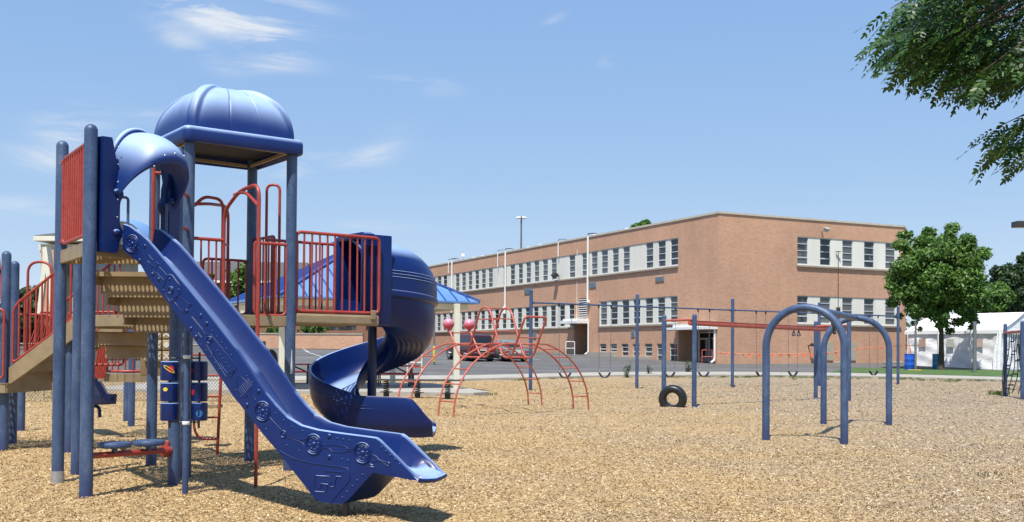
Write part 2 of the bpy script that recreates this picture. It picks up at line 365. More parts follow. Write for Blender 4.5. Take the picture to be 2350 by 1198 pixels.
def m_brick(name, c1, c2, mortar, sx=1.0, axis='xz'):
    t = NT(name); t.b.inputs['Roughness'].default_value = .85; t.b.inputs['Specular IOR Level'].default_value = .2
    geo = t.n('ShaderNodeNewGeometry'); vt = t.n('ShaderNodeVectorMath', operation='DOT_PRODUCT')
    # distance along the wall = position . (n x up)
    cr = t.n('ShaderNodeVectorMath', operation='CROSS_PRODUCT'); t.l(geo.outputs['True Normal'], cr.inputs[0]); cr.inputs[1].default_value = (0, 0, 1)
    t.l(geo.outputs['Position'], vt.inputs[0]); t.l(cr.outputs[0], vt.inputs[1])
    sp = t.n('ShaderNodeSeparateXYZ'); t.l(geo.outputs['Position'], sp.inputs[0]); cb = t.n('ShaderNodeCombineXYZ')
    t.l(vt.outputs['Value'], cb.inputs[0]); t.l(sp.outputs[2], cb.inputs[1])
    br = t.n('ShaderNodeTexBrick'); br.inputs['Scale'].default_value = 1; br.inputs['Brick Width'].default_value = .27; br.inputs['Row Height'].default_value = .088
    br.inputs['Mortar Size'].default_value = .011; br.inputs['Color1'].default_value = (*c1, 1); br.inputs['Color2'].default_value = (*c2, 1); br.inputs['Mortar'].default_value = (*mortar, 1)
    br.inputs['Bias'].default_value = -.1; t.l(cb.outputs[0], br.inputs['Vector'])
    n = t.noise(.22, 6, .65, geo.outputs['Position']); st = t.ramp(n.outputs[0], [(.3, (.86, .86, .86)), (.7, (1.09, 1.07, 1.05))])
    n2 = t.noise(7, 3, .8, t.map((1, 5, 1), (0, 0, 0), cb.outputs[0])); s2 = t.ramp(n2.outputs[0], [(.3, (.80, .80, .80)), (.7, (1.18, 1.16, 1.14))])
    n3 = t.noise(.9, 5, .7, t.map((1.6, .16, 1), (0, 0, 0), cb.outputs[0])); s3 = t.ramp(n3.outputs[0], [(.30, (.93, .93, .93)), (.62, (1.03, 1.02, 1.02))])
    x_ = t.mix(1, t.mix(1, br.outputs[0], st.outputs[0], 'MULTIPLY').outputs[0], s2.outputs[0], 'MULTIPLY'); t.col(t.mix(1, x_.outputs[0], s3.outputs[0], 'MULTIPLY'))
    return t.m
M_brick = m_brick('tan_orange_brick', (.68, .375, .24), (.57, .295, .18), (.60, .47, .36))
M_brick2 = m_brick('red_brown_brick', (.33, .14, .08), (.25, .10, .06), (.3, .22, .17))
M_conc = simple('concrete', (.39, .365, .315), .85, .14, 1.2, .2, 40)
M_band = simple('cream_panel', (.82, .80, .71), .6, .10, .7, streak=True)
M_sill = simple('stone_sill', (.36, .30, .24), .8, .12, 3)
def m_asphalt():
    t = NT('asphalt'); t.b.inputs['Roughness'].default_value = .9; t.b.inputs['Specular IOR Level'].default_value = .15; pos = t.n('ShaderNodeNewGeometry').outputs['Position']
    n = t.noise(.16, 6, .7, t.map((1, 2.6, 1), (0, 0, 0), pos)); a = t.ramp(n.outputs[0], [(.3, (.115, .112, .110)), (.55, (.165, .162, .16)), (.75, (.24, .235, .23))])
    m = t.noise(1.1, 5, .75, t.map((1, 3, 1), (0, 0, 0), pos), 1.5); cr = t.ramp(m.outputs[0], [(.46, (1, 1, 1)), (.5, (.45, .45, .45)), (.53, (1, 1, 1))])
    x = t.mix(.8, a.outputs[0], cr.outputs[0], 'MULTIPLY'); g = t.noise(60, 2, .6, pos); y = t.ramp(g.outputs[0], [(.3, (.8, .8, .8)), (.7, (1.2, 1.2, 1.2))])
    t.col(t.mix(1, x.outputs[0], y.outputs[0], 'MULTIPLY')); return t.m
M_asph = m_asphalt()
def m_grass(name='grass', k=1.0):
    t = NT(name); t.b.inputs['Roughness'].default_value = .9; pos = t.n('ShaderNodeNewGeometry').outputs['Position']
    n = t.noise(1.2, 8, .75, pos); n2 = t.noise(24, 5, .8, pos)
    a = t.ramp(n.outputs[0], [(.3, (.035*k, .085*k, .018*k)), (.7, (.085*k, .15*k, .035*k))]); b = t.ramp(n2.outputs[0], [(.3, (.6, .6, .6)), (.7, (1.35, 1.35, 1.35))])
    t.col(t.mix(1, a.outputs[0], b.outputs[0], 'MULTIPLY')); t.bump(n2.outputs[0], .8, .04); return t.m
M_grass = m_grass('grass', 1.25)
def m_dirt():
    t = NT('dry_grass_dirt'); t.b.inputs['Roughness'].default_value = .95; pos = t.n('ShaderNodeNewGeometry').outputs['Position']
    n = t.noise(.5, 8, .75, pos); n2 = t.noise(18, 5, .8, pos)
    a = t.ramp(n.outputs[0], [(.35, (.10, .12, .05)), (.6, (.28, .23, .14))]); b = t.ramp(n2.outputs[0], [(.3, (.7, .7, .7)), (.7, (1.25, 1.25, 1.25))])
    t.col(t.mix(1, a.outputs[0], b.outputs[0], 'MULTIPLY')); return t.m
M_dirt = m_dirt()
def m_leaf(name, stops, trans=.25, rough=.5):
    t = NT(name); g = t.n('ShaderNodeNewGeometry'); t.b.inputs['Roughness'].default_value = rough; t.b.inputs['Specular IOR Level'].default_value = .35
    r = t.ramp(g.outputs['Random Per Island'], stops); t.col(r)
    tr = t.n('ShaderNodeBsdfTranslucent'); br = t.mix(1, r.outputs[0], (1.3, 1.6, .7), 'MULTIPLY'); t.l(br.outputs[0], tr.inputs[0])
    ms = t.n('ShaderNodeMixShader'); ms.inputs[0].default_value = trans; t.l(t.b.outputs[0], ms.inputs[1]); t.l(tr.outputs[0], ms.inputs[2])
    t.l(ms.outputs[0], t.t.nodes['Material Output'].inputs[0]); return t.m
M_leafA = m_leaf('tree_leaves', [(0, (.040, .095, .020)), (.5, (.095, .19, .036)), (1, (.19, .31, .07))])
M_leafB = m_leaf('dark_tree_leaves', [(0, (.022, .050, .020)), (.6, (.045, .085, .032)), (1, (.08, .13, .05))])
M_leafC = m_leaf('locust_leaves', [(0, (.016, .048, .014)), (.6, (.038, .095, .022)), (1, (.10, .18, .045))], .25, .42)
M_bark = simple('bark', (.075, .055, .042), .9, .35, 12, .6, 30)
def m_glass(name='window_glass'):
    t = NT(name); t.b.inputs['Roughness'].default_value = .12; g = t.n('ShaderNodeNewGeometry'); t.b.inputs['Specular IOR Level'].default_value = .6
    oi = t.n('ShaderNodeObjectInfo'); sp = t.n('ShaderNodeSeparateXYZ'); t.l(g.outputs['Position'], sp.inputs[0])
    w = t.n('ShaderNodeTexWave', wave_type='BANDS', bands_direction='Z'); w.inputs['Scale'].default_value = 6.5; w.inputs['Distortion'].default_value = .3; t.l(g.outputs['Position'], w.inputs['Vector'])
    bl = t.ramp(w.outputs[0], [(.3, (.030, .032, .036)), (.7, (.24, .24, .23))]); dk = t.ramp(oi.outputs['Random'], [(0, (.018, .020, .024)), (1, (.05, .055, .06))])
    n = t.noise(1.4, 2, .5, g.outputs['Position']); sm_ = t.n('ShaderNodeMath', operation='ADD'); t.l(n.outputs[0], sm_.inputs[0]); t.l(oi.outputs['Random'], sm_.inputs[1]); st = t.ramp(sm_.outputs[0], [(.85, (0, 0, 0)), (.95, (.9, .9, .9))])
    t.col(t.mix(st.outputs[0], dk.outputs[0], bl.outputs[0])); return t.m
M_glass = m_glass()
M_wframe = simple('window_frame_white', (.60, .66, .70), .45, .05, 3)
M_carred = simple('maroon_car_paint', (.065, .006, .008), .22, .08, 2, spec=.7)
M_carsil = simple('grey_green_car_paint', (.16, .21, .20), .22, .06, 2, spec=.7)
M_carglass = simple('car_glass', (.012, .014, .017), .06, .1, 2, spec=.8)
M_tail = simple('tail_light', (.35, .01, .01), .2, .05, 3)
M_chrome = simple('alloy_wheel', (.62, .63, .64), .25, .08, 9, metal=.85)
def m_tent():
    t = NT('tent_fabric'); t.b.inputs['Roughness'].default_value = .6; n = t.noise(1.2, 6, .6, None, 1.4)
    t.col(t.ramp(n.outputs[0], [(.3, (.92, .93, .95)), (.7, (.98, .98, .99))])); n2 = t.noise(1.9, 4, .55, t.map((1, 1, 1.6), (0, .5, 0)), 1.2); t.bump(n2.outputs[0], .4, .08); return t.m
M_tent = m_tent()
M_tentroof = simple('tent_roof_fabric', (.94, .95, .96), .5, .03, .8)
M_barrel = simple('blue_barrel', (.015, .11, .60), .35, .08, 3)
M_barrel2 = simple('teal_blue_barrel', (.02, .17, .36), .4, .08, 3)
M_orange = simple('orange_plastic', (.80, .20, .09), .5, .1, 5)
M_shingle = simple('grey_shingles', (.095, .095, .10), .9, .25, 3, .4, 10)
M_stucco = simple('beige_siding', (.40, .36, .27), .8, .12, 1)
M_line = simple('white_road_paint', (.60, .60, .58), .7, .25, 5)
M_lineb = simple('blue_road_paint', (.12, .24, .42), .7, .25, 5)
M_yel = simple('yellow_paint', (.62, .45, .05), .6, .1, 5)
def m_link():
    return simple('galvanised_wire', (.22, .22, .21), .6, .15, 5, metal=.5)
M_wire = m_link()
# ------------------------------------------------------------------ ground, path, car park
def grid_sheet(name, poly_fn, xs, ys, zfn, mat, kind='structure'):
    vs = {}; bm = B()
    def gv(i, j):
        if (i, j) not in vs: vs[(i, j)] = bm.verts.new((xs[i], ys[j], zfn(xs[i], ys[j])))
        return vs[(i, j)]
    for i in range(len(xs)-1):
        for j in range(len(ys)-1):
            if poly_fn((xs[i]+xs[i+1])/2, (ys[j]+ys[j+1])/2):
                bm.faces.new((gv(i, j), gv(i+1, j), gv(i+1, j+1), gv(i, j+1)))
    o = obj(name, bm, mat, smooth=60); o['kind'] = kind; return o
KX = [-60, -9.2, -2.3, 5.85, 12.5, 19.9, 26.0, 60.0]; KY = [45.0, 46.6, 49.3, 55.2, 57.3, 58.0, 56.2, 45.0]
def kerb_y(x): return float(np.interp(x, KX, KY))
PW = 3.0
def under(x, y): return (lot(x, y)-.16) if y > kerb_y(x)+.1 else pg(x, y)-.03
XS = sorted(set([-900, -400, -200, -120]+list(np.arange(-80, 81, 4.0))+[120, 200, 400, 900]))
YS = sorted(set([-300, -100, -40, -20, -8]+list(np.arange(0, 135, 3.0))+[160, 220, 400, 900, 2000]))
grid_sheet('ground', lambda x, y: True, XS, YS, lambda x, y: (lot(max(-60, min(60, x)), y)-.30) if y > 48 else -.12+max(0, (y-40))*.012, M_dirt)
def patch_strip(name, xs, y0f, y1f, zf, mat, n=10, kind='structure'):
    bm = B(); rows = []
    for x in xs:
        a, b = y0f(x), y1f(x); rows.append([bm.verts.new((x, a+(b-a)*k/n, zf(x, a+(b-a)*k/n))) for k in range(n+1)])
    for i in range(len(rows)-1):
        for k in range(n): bm.faces.new((rows[i][k], rows[i+1][k], rows[i+1][k+1], rows[i][k+1]))
    o = obj(name, bm, mat, smooth=60); o['kind'] = kind; return o
PITS = [(-.45, 8.75, .55, .07), (-.35, 13.9, .6, .06), (-2.8, 11.6, .4, .04), (3.2, 27.6, .6, .05), (6.0, 19.4, .8, .06)]+[(1.9, 39.3, .8, .09), (3.5, 40.5, .8, .09), (6.6, 42.6, .8, .09), (8.1, 43.5, .8, .09), (11.1, 45.2, .8, .09), (12.8, 46.2, .8, .09)]
def und_(x, y):
    amp = .018*np.clip((y-3)/4, 0, 1)
    z = amp*(np.sin(x*1.3+.7*y)+np.sin(y*1.7-.9*x+1)+.6*np.sin(2.9*x+1.1*y))*.6
    for px_, py_, r_, d_ in PITS:
        q = ((x-px_)**2+(y-py_)**2)/r_**2; z = z-d_*np.exp(-q)+d_*.45*np.exp(-(np.sqrt(q)-1.5)**2*4)
    return z
def pgz(x, y): return pg(x, y)+float(und_(x, y))
patch_strip('playground_surface', list(np.arange(-30, 42, .35)), lambda x: -6., kerb_y, pgz, M_chips, 170)
patch_strip('car_park', list(np.arange(-60, 61, 3.0)), lambda x: kerb_y(x)+PW, lambda x: 126., lambda x, y: lot(x, y), M_asph, 26)
# the path: a slab with a kerb face towards the chips
bm = B(); prev = None
for x in np.arange(-60, 60.1, 1.5):
    k = kerb_y(x); z = lot(x, k); z1 = lot(x, k+PW)
    row = [bm.verts.new(p) for p in ((x, k, z-.3), (x, k, z-.015), (x, k+.015, z+.006), (x, k+PW-.001, z1+.006), (x, k+PW-.001, z1-.2))]
    if prev:
        for a in range(4): bm.faces.new((prev[a], row[a], row[a+1], prev[a+1]))
    prev = row
o = obj('path', bm, M_conc, smooth=30); o['kind'] = 'structure'
# grass verge to the right, beyond the path
def verge_top(x): return max(kerb_y(x)+PW+.05, 68.5-max(0, (22-x))*2.2) if x < 32 else 66.0
patch_strip('grass_verge', list(np.arange(18.5, 60, 1.5)), lambda x: kerb_y(x)+PW, verge_top, lambda x, y: lot(x, y)+.02, M_grass, 8)
# faded parking bay lines, dark patches
bm = B(); bb = B()
for (px, py, qx, qy, w) in [(690, 797, 715, 812, .1), (712, 788, 760, 800, .1), (735, 787, 800, 800, .1), (770, 788, 838, 800, .1), (700, 806, 760, 826, .1), (1000, 827, 1180, 829, .12), (1160, 815, 1240, 826, .1), (890, 812, 1010, 819, .1)]:
    a = G(px, py, lot(-8, 72)); 
    def onlot(X, Y):
        r = ray(X, Y); lo, hi = 48., 126.
        for _ in range(30):
            m = (lo+hi)/2; p = Vector((0, 0, EYE))+r*(m/r.y)
            if p.z > lot(p.x, p.y): lo = m
            else: hi = m
        return p
    a = onlot(px, py); b = onlot(qx, qy); n = Vector((-(b-a).y, (b-a).x, 0)).normalized()*w*.5
    quad(bm, *[Vector((q.x, q.y, lot(q.x, q.y)+.006)) for q in (a-n, b-n, b+n, a+n)])
for (px, py) in [(712, 792), (812, 791)]:
    a = onlot(px, py); quad(bb, *[Vector((a.x+dx, a.y+dy, lot(a.x+dx, a.y+dy)+.005)) for dx, dy in ((-.8, -1), (.8, -1), (.8, 1), (-.8, 1))])
o = obj('parking_lines', bm, M_line); o['kind'] = 'structure'
o = obj('accessible_bay_marking', bb, M_lineb); o['kind'] = 'structure'

# loose wood chips, real little slivers lying on the playground
def chips():
    n = 380000
    # denser near the camera
    u = rng.random(n); y = 7.6+21*u**1.55+24*np.clip(u-.55, 0, 1)**2/.2
    x = (rng.random(n)*2-1)*(.53*y+.4)
    ln = rng.uniform(.010, .033, n)*(1+.35*np.clip(y-8, 0, 40)/10); wd = ln*rng.uniform(.16, .42, n)
    a = rng.uniform(0, PI, n)+rng.normal(0, .3, n); tilt = rng.normal(0, .38, n); roll = rng.normal(0, .5, n)
    big = rng.random(n) < .03; ln[big] *= 1.7
    z = und_(x, y)+rng.uniform(.002, .014, n)
    c = np.stack([x, y, z], 1)
    d = np.stack([np.cos(a)*np.cos(tilt), np.sin(a)*np.cos(tilt), np.sin(tilt)], 1)
    s = np.stack([-np.sin(a)*np.cos(roll), np.cos(a)*np.cos(roll), np.sin(roll)], 1)
    d *= ln[:, None]/2; s *= wd[:, None]/2
    v = np.stack([c-d-s*.7, c+d*.8-s, c+d+s*.6, c-d*.85+s], 1).reshape(-1, 3)
    f = np.arange(n*4).reshape(-1, 4)
    o = npmesh('wood_chips', v, f, M_chip); o['kind'] = 'stuff'; o['label'] = 'golden wood chips covering the playground floor'; o['category'] = 'wood chips'
chips()

# small green weeds and grass tufts along the kerb
def tuft(v, f, cx, cy, cz, n, h, sp, lean=.5):
    for _ in range(n):
        a = random.uniform(0, 2*PI); r = sp*math.sqrt(random.random()); x = cx+r*math.cos(a); y = cy+r*math.sin(a)
        hh = h*random.uniform(.5, 1); b = random.uniform(0, 2*PI); w = .008+.006*random.random(); l = lean*hh*random.random(); b2 = random.uniform(0, 2*PI)
        i = len(v); v += [(x-w*math.cos(b), y-w*math.sin(b), cz-.02), (x+w*math.cos(b), y+w*math.sin(b), cz-.02), (x+l*math.cos(b2)+w*.4, y+l*math.sin(b2), cz+hh), (x+l*math.cos(b2)-w*.4, y+l*math.sin(b2), cz+hh)]
        f.append((i, i+1, i+2, i+3))
v, f = [], []
for _ in range(420):
    x = random.uniform(-2, 30); dens = math.sin(x*.8)+.6*math.sin(2.3*x+1)
    if x < 12 and dens < .4: continue
    if x > 12 and random.random() < .15: continue
    y = kerb_y(x)-abs(random.gauss(0, .55 if x < 14 else 1.3)); tuft(v, f, x, y, pg(x, y), 16, .07 if x < 14 else .10, .16)
for (px, py, n, h, sp) in [(2255, 1090, 9, .035, .08), (2285, 1085, 6, .03, .12), (190, 1140, 14, .04, .06), (2070, 872, 80, .12, .6), (150, 915, 120, .08, .6), (760, 908, 160, .08, .4), (1095, 905, 150, .07, .7), (2290, 905, 160, .15, .4), (1020, 908, 100, .08, .4), (1678, 886, 50, .08, .12), (2320, 895, 70, .06, .3), (80, 905, 100, .1, 1.5), (160, 895, 100, .1, 1.5)]:
    p = G(px, py); tuft(v, f, p.x, p.y, 0, n, h, sp)
M_weed = m_leaf('weed_grass', [(0, (.07, .12, .02)), (.6, (.13, .19, .05)), (1, (.26, .26, .11))], .2)
o = npmesh('grass_tufts', np.array(v), np.array(f), M_weed); o['kind'] = 'stuff'; o['label'] = 'sparse grass tufts along the kerb and in the chips'; o['category'] = 'grass'
def weed(px, py, h, label, yellow=False):
    p = G(px, py, .12); bm = B(); random.seed(int(px))
    for k in range(7 if not yellow else 4):
        a = random.uniform(0, 2*PI); l = random.uniform(.05, .3)*h
        top = Vector((p.x+l*math.cos(a), p.y+l*math.sin(a), p.z+h*random.uniform(.6, 1)-.05)); b = Vector((p.x, p.y, p.z-.1))
        tube(bm, [b, (b+top)/2+Vector((0, 0, .03)), top], .006, 4)
        for j in range(26):
            t = random.uniform(.05, 1); q = b+(top-b)*t; aa = random.uniform(0, 2*PI); L = h*.19
            d = Vector((math.cos(aa), math.sin(aa), random.uniform(-.2, .7)))*L; s = d.cross(Vector((0, 0, 1))).normalized()*L*.22
            quad(bm, q, q+d*.5+s, q+d, q+d*.5-s)
    tag(obj('weed_plant', bm, M_weed2 if yellow else M_leafC), label, 'plant', 'weeds growing at the kerb')
M_weed2 = simple('yellow_green_leaf', (.30, .34, .04), .5, .2, 8)
weed(1438, 866, .85, 'bushy green weed at the kerb, left of the second swing post')
weed(1489, 864, .75, 'wide green weed at the kerb, just right of the second swing post')
weed(1579, 862, .95, 'tall leafy green weed at the kerb beside the front red-track post')
weed(1931, 868, .5, 'small yellow-green weed at the kerb behind the blue arches', True)

# ------------------------------------------------------------------ school building
SD = (Vector((14.2, 72.0, 0)))
DL = Vector((-.44, .898, 0)).normalized(); NL = Vector((-DL.y, DL.x, 0)); NL = NL if NL.x < 0 and NL.y < 0 else -NL
DR = Vector((.906, .423, 0)).normalized(); NR = Vector((DR.y, -DR.x, 0))
LL, LR_, ZT = 84.0, 17.3, 11.05
school = thing('school_building', 'long two-storey tan brick school building with cream window bands', 'building', (14.2, 72, .6))
def sL(X, z=5.0):      # photo column -> distance along the left face
    k = (ray(X, 700).x/ray(X, 700).y); return (k*SD.y-SD.x)/(DL.x-k*DL.y)
def sR(X):
    k = (ray(X, 700).x/ray(X, 700).y); return (k*SD.y-SD.x)/(DR.x-k*DR.y)
z1x = lambda a: 950+a/3.153
upW = [(1850, 1907), (1760, 1815), (1672, 1725), (1507, 1555), (1430, 1475), (1350, 1397), (1278, 1322), (1210, 1250), (1118, 1160), (988, 1027), (926, 963), (865, 900), (806, 840), (750, 782), (692, 725), (640, 662), (533, 565), (484, 514), (437, 465), (388, 416), (341, 370), (296, 324), (207, 235), (165, 193), (128, 150), (92, 112)]
loW = [(1850, 1905), (1758, 1812), (1670, 1725), (1583, 1633), (1503, 1553), (1420, 1470), (1345, 1393)]
loW2 = [(1118, 1157), (1050, 1088), (985, 1022), (922, 958), (863, 897), (803, 836), (745, 778), (690, 720), (635, 665), (583, 612), (530, 560), (482, 510), (430, 458), (385, 412), (340, 367), (296, 322), (253, 277), (208, 232), (165, 190), (128, 148), (90, 110)]
toS = lambda L: [(sL(z1x(b)), sL(z1x(a))) for a, b in L]
UW, LW, LW2 = toS(upW), toS(loW), toS(loW2)
ZU = (7.84, 9.80); ZL = (3.62, 5.56); ZB = (.72, 2.08)
bandU = (UW[0][0]-.03, UW[-1][1]+3, ZU[0]-.1, ZU[1]+.02)
bandL = (LW[0][0]-.03, LW[-1][1]+.12, ZL[0]-.1, ZL[1]+.02)
bandL2 = (LW2[0][0]-.1, LW2[-1][1]+3, ZL[0]-.1, ZL[1]+.02)
BW = [(a, b) for a, b in LW]
zb = [(ZB[0]+(.0 if i < 2 else .38 if i < 5 else .70)) for i in range(7)]
e2a, e2b = sL(1641), sL(1557); e1a, e1b = sL(1349), sL(1318)
EN2 = (e2a, e2b, .60, 3.0); EN1 = (e1a, e1b, 1.10, 3.75)
lou = (sL(z1x(1252)), sL(z1x(1190)), 3.9, 5.95)
holesL = [bandU, bandL, bandL2]+[(a, b, zb[i], ZB[1]) for i, (a, b) in enumerate(BW)]+[EN2, EN1, lou]
bm = B(); solid_wall(bm, SD, DL, NL, LL, -.5, ZT, holesL, .16)
rw = [(690, 765), (847, 920), (1000, 1073), (1150, 1222), (1295, 1368)]
z2x = lambda a: 1600+a/2.995
RW = [(sR(z2x(a)), sR(z2x(b))) for a, b in rw]; pitch = RW[1][0]-RW[0][0]; wid = RW[0][1]-RW[0][0]
RW = [(RW[0][0]+pitch*i, RW[0][0]+pitch*i+wid) for i in range(5)]
bandRU = (RW[0][0]-.03, RW[-1][1]+.4, ZU[0]-.1, ZU[1]+.02); bandRL = (RW[0][0]-.03, RW[-1][1]+.4, ZL[0]-.1, ZL[1]+.02)
solid_wall(bm, SD, DR, NR, LR_, -.5, ZT, [bandRU, bandRL], .16)
# end wall, back walls and roof slab
c0 = SD; c1 = SD+DR*LR_; c2 = c1+DL*LL; c3 = SD+DL*LL
quad(bm, c1+Vector((0, 0, -.5)), c2+Vector((0, 0, -.5)), c2+Vector((0, 0, ZT)), c1+Vector((0, 0, ZT)))
quad(bm, c3+Vector((0, 0, -.5)), c2+Vector((0, 0, -.5)), c2+Vector((0, 0, ZT)), c3+Vector((0, 0, ZT)))
quad(bm, *[c+Vector((0, 0, ZT-.12)) for c in (c0, c1, c2, c3)])
# recess walls of the two entries
def recess(s0, s1, z0, z1_, D):
    pt = lambda s, e, z: SD+DL*s-NL*e+Vector((0, 0, z))
    quad(bm, pt(s1, .16, z0), pt(s1, D, z0), pt(s1, D, z1_), pt(s1, .16, z1_)); quad(bm, pt(s0, .16, z0), pt(s0, D, z0), pt(s0, D, z1_), pt(s0, .16, z1_))
    quad(bm, pt(s0, D, z0), pt(s1, D, z0), pt(s1, D, z1_), pt(s0, D, z1_)); quad(bm, pt(s0, .16, z1_), pt(s1, .16, z1_), pt(s1, D, z1_), pt(s0, D, z1_))
    quad(bm, pt(s0, .16, z0), pt(s1, .16, z0), pt(s1, D, z0), pt(s0, D, z0))
recess(*EN2[:2], .60, 3.0, 1.9); recess(*EN1[:2], 1.10, 3.75, 1.5)
obj('wall', bm, M_brick, school)
bm = B()
beam(bm, SD+DL*-.06+Vector((0, 0, ZT+.06))+NL*-.12, SD+DL*LL+Vector((0, 0, ZT+.06))-NL*.12, .38, .14)
beam(bm, SD+DR*.20+Vector((0, 0, ZT+.06))-NR*.12, SD+DR*LR_+Vector((0, 0, ZT+.06))-NR*.12, .38, .139)
obj('coping', bm, simple('pale_stone_coping', (.56, .52, .43), .8, .1, 2), school)
def band(rect, wins, z, O, D, N, half=None):
    b = B(); d = Vector(O)-N*.05
    s0, s1, a, c = rect
    solid_wall(b, d+D*s0, D, N, s1-s0, a, c, [(w0-s0, w1-s0, z[0], z[1]) for w0, w1 in wins], .06)
    obj('window_band', b, M_band, school)
band(bandU, UW, ZU, SD, DL, NL); band(bandL, LW, ZL, SD, DL, NL); band(bandL2, LW2, ZL, SD, DL, NL)
band(bandRU, RW, ZU, SD, DR, NR); band(bandRL, RW, ZL, SD, DR, NR)
bm = B()
for r_, O, D, N in ((bandU, SD, DL, NL), (bandL, SD, DL, NL), (bandL2, SD, DL, NL), (bandRU, SD, DR, NR), (bandRL, SD, DR, NR)):
    a = O+D*(r_[0]-.08)+Vector((0, 0, r_[2]-.05))+N*.02; b = O+D*(r_[1]+.08)+Vector((0, 0, r_[2]-.05))+N*.02; beam(bm, a, b, .22, .12)
obj('window_sill', bm, M_sill, school)
def window(O, D, N, w0, w1, z0, z1_, e=.20, rows=(0, .25, .5, .75)):
    e = e-.09 if e > .18 else e-.05
    pt = lambda s, z, q: O+D*s-N*q+Vector((0, 0, z))
    b = B(); t = .035
    beam(b, pt(w0+t/2, z0, e), pt(w0+t/2, z1_, e), t, .06, up=D); beam(b, pt(w1-t/2, z0, e), pt(w1-t/2, z1_, e), t, .06, up=D)
    for i, q in enumerate(list(rows)+[1]):
        z = z0+(z1_-z0)*q; h = .085 if i == 1 else .045; z = min(max(z, z0+h/2), z1_-h/2); beam(b, pt(w0+t, z, e), pt(w1-t, z, e), .05, h)
    f = obj('window', b, M_wframe, school)
    b = B(); quad(b, pt(w0, z0, e+.02), pt(w1, z0, e+.02), pt(w1, z1_, e+.02), pt(w0, z1_, e+.02)); o = obj('pane', b, M_glass, f)
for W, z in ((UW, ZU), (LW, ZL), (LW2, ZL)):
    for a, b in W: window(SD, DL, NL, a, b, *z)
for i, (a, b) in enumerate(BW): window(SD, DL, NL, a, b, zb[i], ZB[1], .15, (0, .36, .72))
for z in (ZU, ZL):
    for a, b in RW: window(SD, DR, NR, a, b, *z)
# concrete footing ledges stepping down along the left face
bm = B()
for (xa, xb, zt) in ((z1x(1720), z1x(1300), 1.06), (z1x(1480), z1x(1290), 1.38), (z1x(1905), z1x(1735), .70)):
    beam(bm, SD+DL*sL(xa)+NL*.25+Vector((0, 0, zt-.5)), SD+DL*sL(xb)+NL*.25+Vector((0, 0, zt-.5)), .46, 1.0)
obj('concrete_ledge', bm, M_conc, school)
# louvre, wall grilles
bm = B()
for i in range(11):
    z = lou[2]+.09+i*.185; beam(bm, SD+DL*lou[0]-NL*.06+Vector((0, 0, z)), SD+DL*lou[1]-NL*.06+Vector((0, 0, z)), .10, .07)
pt = lambda s, z, e: SD+DL*s-NL*e+Vector((0, 0, z))
l_ = obj('louvre', bm, M_white, school)
bm = B(); quad(bm, pt(lou[0], lou[2], .15), pt(lou[1], lou[2], .15), pt(lou[1], lou[3], .15), pt(lou[0], lou[3], .15)); obj('louvre_back', bm, M_dark, l_)
M_grille = simple('grey_vent_grille', (.28, .33, .36), .6, .1, 20)
for (xa, xb, ya, yb) in [(1748, 1812, 520, 553), (1270, 1320, 560, 600), (800, 840, 607, 645), (385, 412, 653, 675), (865, 890, 935, 966), (1575, 1602, 910, 956)]:
    s0, s1 = sL(z1x(xb)), sL(z1x(xa)); d = (SD+DL*(s0+s1)/2).y; za = P(z1x(xa), 470+ya/3.153, d).z; zc = P(z1x(xa), 470+yb/3.153, d).z
    bm = B(); beam(bm, pt(s0, (za+zc)/2, -.02), pt(s1, (za+zc)/2, -.02), .06, za-zc)
    for k in range(5): z = zc+(za-zc)*(k+.5)/5; beam(bm, pt(s0+.04, z, -.06), pt(s1-.04, z, -.06), .03, .03)
    obj('vent_grille', bm, M_grille, school)
# entries: canopies, doors, downpipes
M_door = simple('grey_white_door', (.42, .46, .50), .5, .08, 4)
def door(s0, D, z0, z1_, w):
    f = B(); t = .1; o = -D+.04
    g = lambda s, z: SD+DL*s-NL*(D-.05)+Vector((0, 0, z))
    beam(f, g(s0, z0), g(s0, z1_), t, .1, up=DL); beam(f, g(s0+w, z0), g(s0+w, z1_), t, .1, up=DL); beam(f, g(s0, z1_-.05), g(s0+w, z1_-.05), .1, t); beam(f, g(s0, z1_-.5), g(s0+w, z1_-.5), .1, .07)
    beam(f, g(s0+w*.55, z0), g(s0+w*.55, z1_-.5), t, .09, up=DL)
    fr = obj('door_frame', f, M_white, school)
    b = B(); beam(b, g(s0+w*.28, z0+.03), g(s0+w*.28, z1_-.55), w*.45, .05, up=DL); dd = obj('door', b, M_door, school)
    b = B(); G2 = lambda s, z: SD+DL*s-NL*(D-.13)+Vector((0, 0, z)); 
    quad(b, G2(s0+w*.17, z0+1.0), G2(s0+w*.39, z0+1.0), G2(s0+w*.39, z0+1.85), G2(s0+w*.17, z0+1.85)); quad(b, G2(s0+w*.62, z0+.5), G2(s0+w*.92, z0+.5), G2(s0+w*.92, z1_-.6), G2(s0+w*.62, z1_-.6))
    quad(b, G2(s0+.1, z1_-.44), G2(s0+w-.1, z1_-.44), G2(s0+w-.1, z1_-.12), G2(s0+.1, z1_-.12)); obj('door_glass', b, M_carglass, dd)
    b = B(); beam(b, G2(s0+w*.45, z0+.95)+NL*.05, G2(s0+w*.45, z0+1.25)+NL*.05, .03, .05, up=DL); obj('handle', b, M_dark, dd)
door(EN2[1]-1.95, 1.9, .62, 2.95, 1.85); door(EN1[1]-1.5, 1.5, 1.12, 3.4, 1.4)
bm = B(); beam(bm, SD+DL*(e2a-.3)+NL*.4+Vector((0, 0, 3.13)), SD+DL*(e2b+.2)+NL*.4+Vector((0, 0, 3.13)), 1.0, .17); beam(bm, SD+DL*(e2a+.3)+NL*.35+Vector((0, 0, 3.33)), SD+DL*(e2b-.3)+NL*.35+Vector((0, 0, 3.33)), .7, .22)
obj('entrance_canopy', bm, M_white, school)
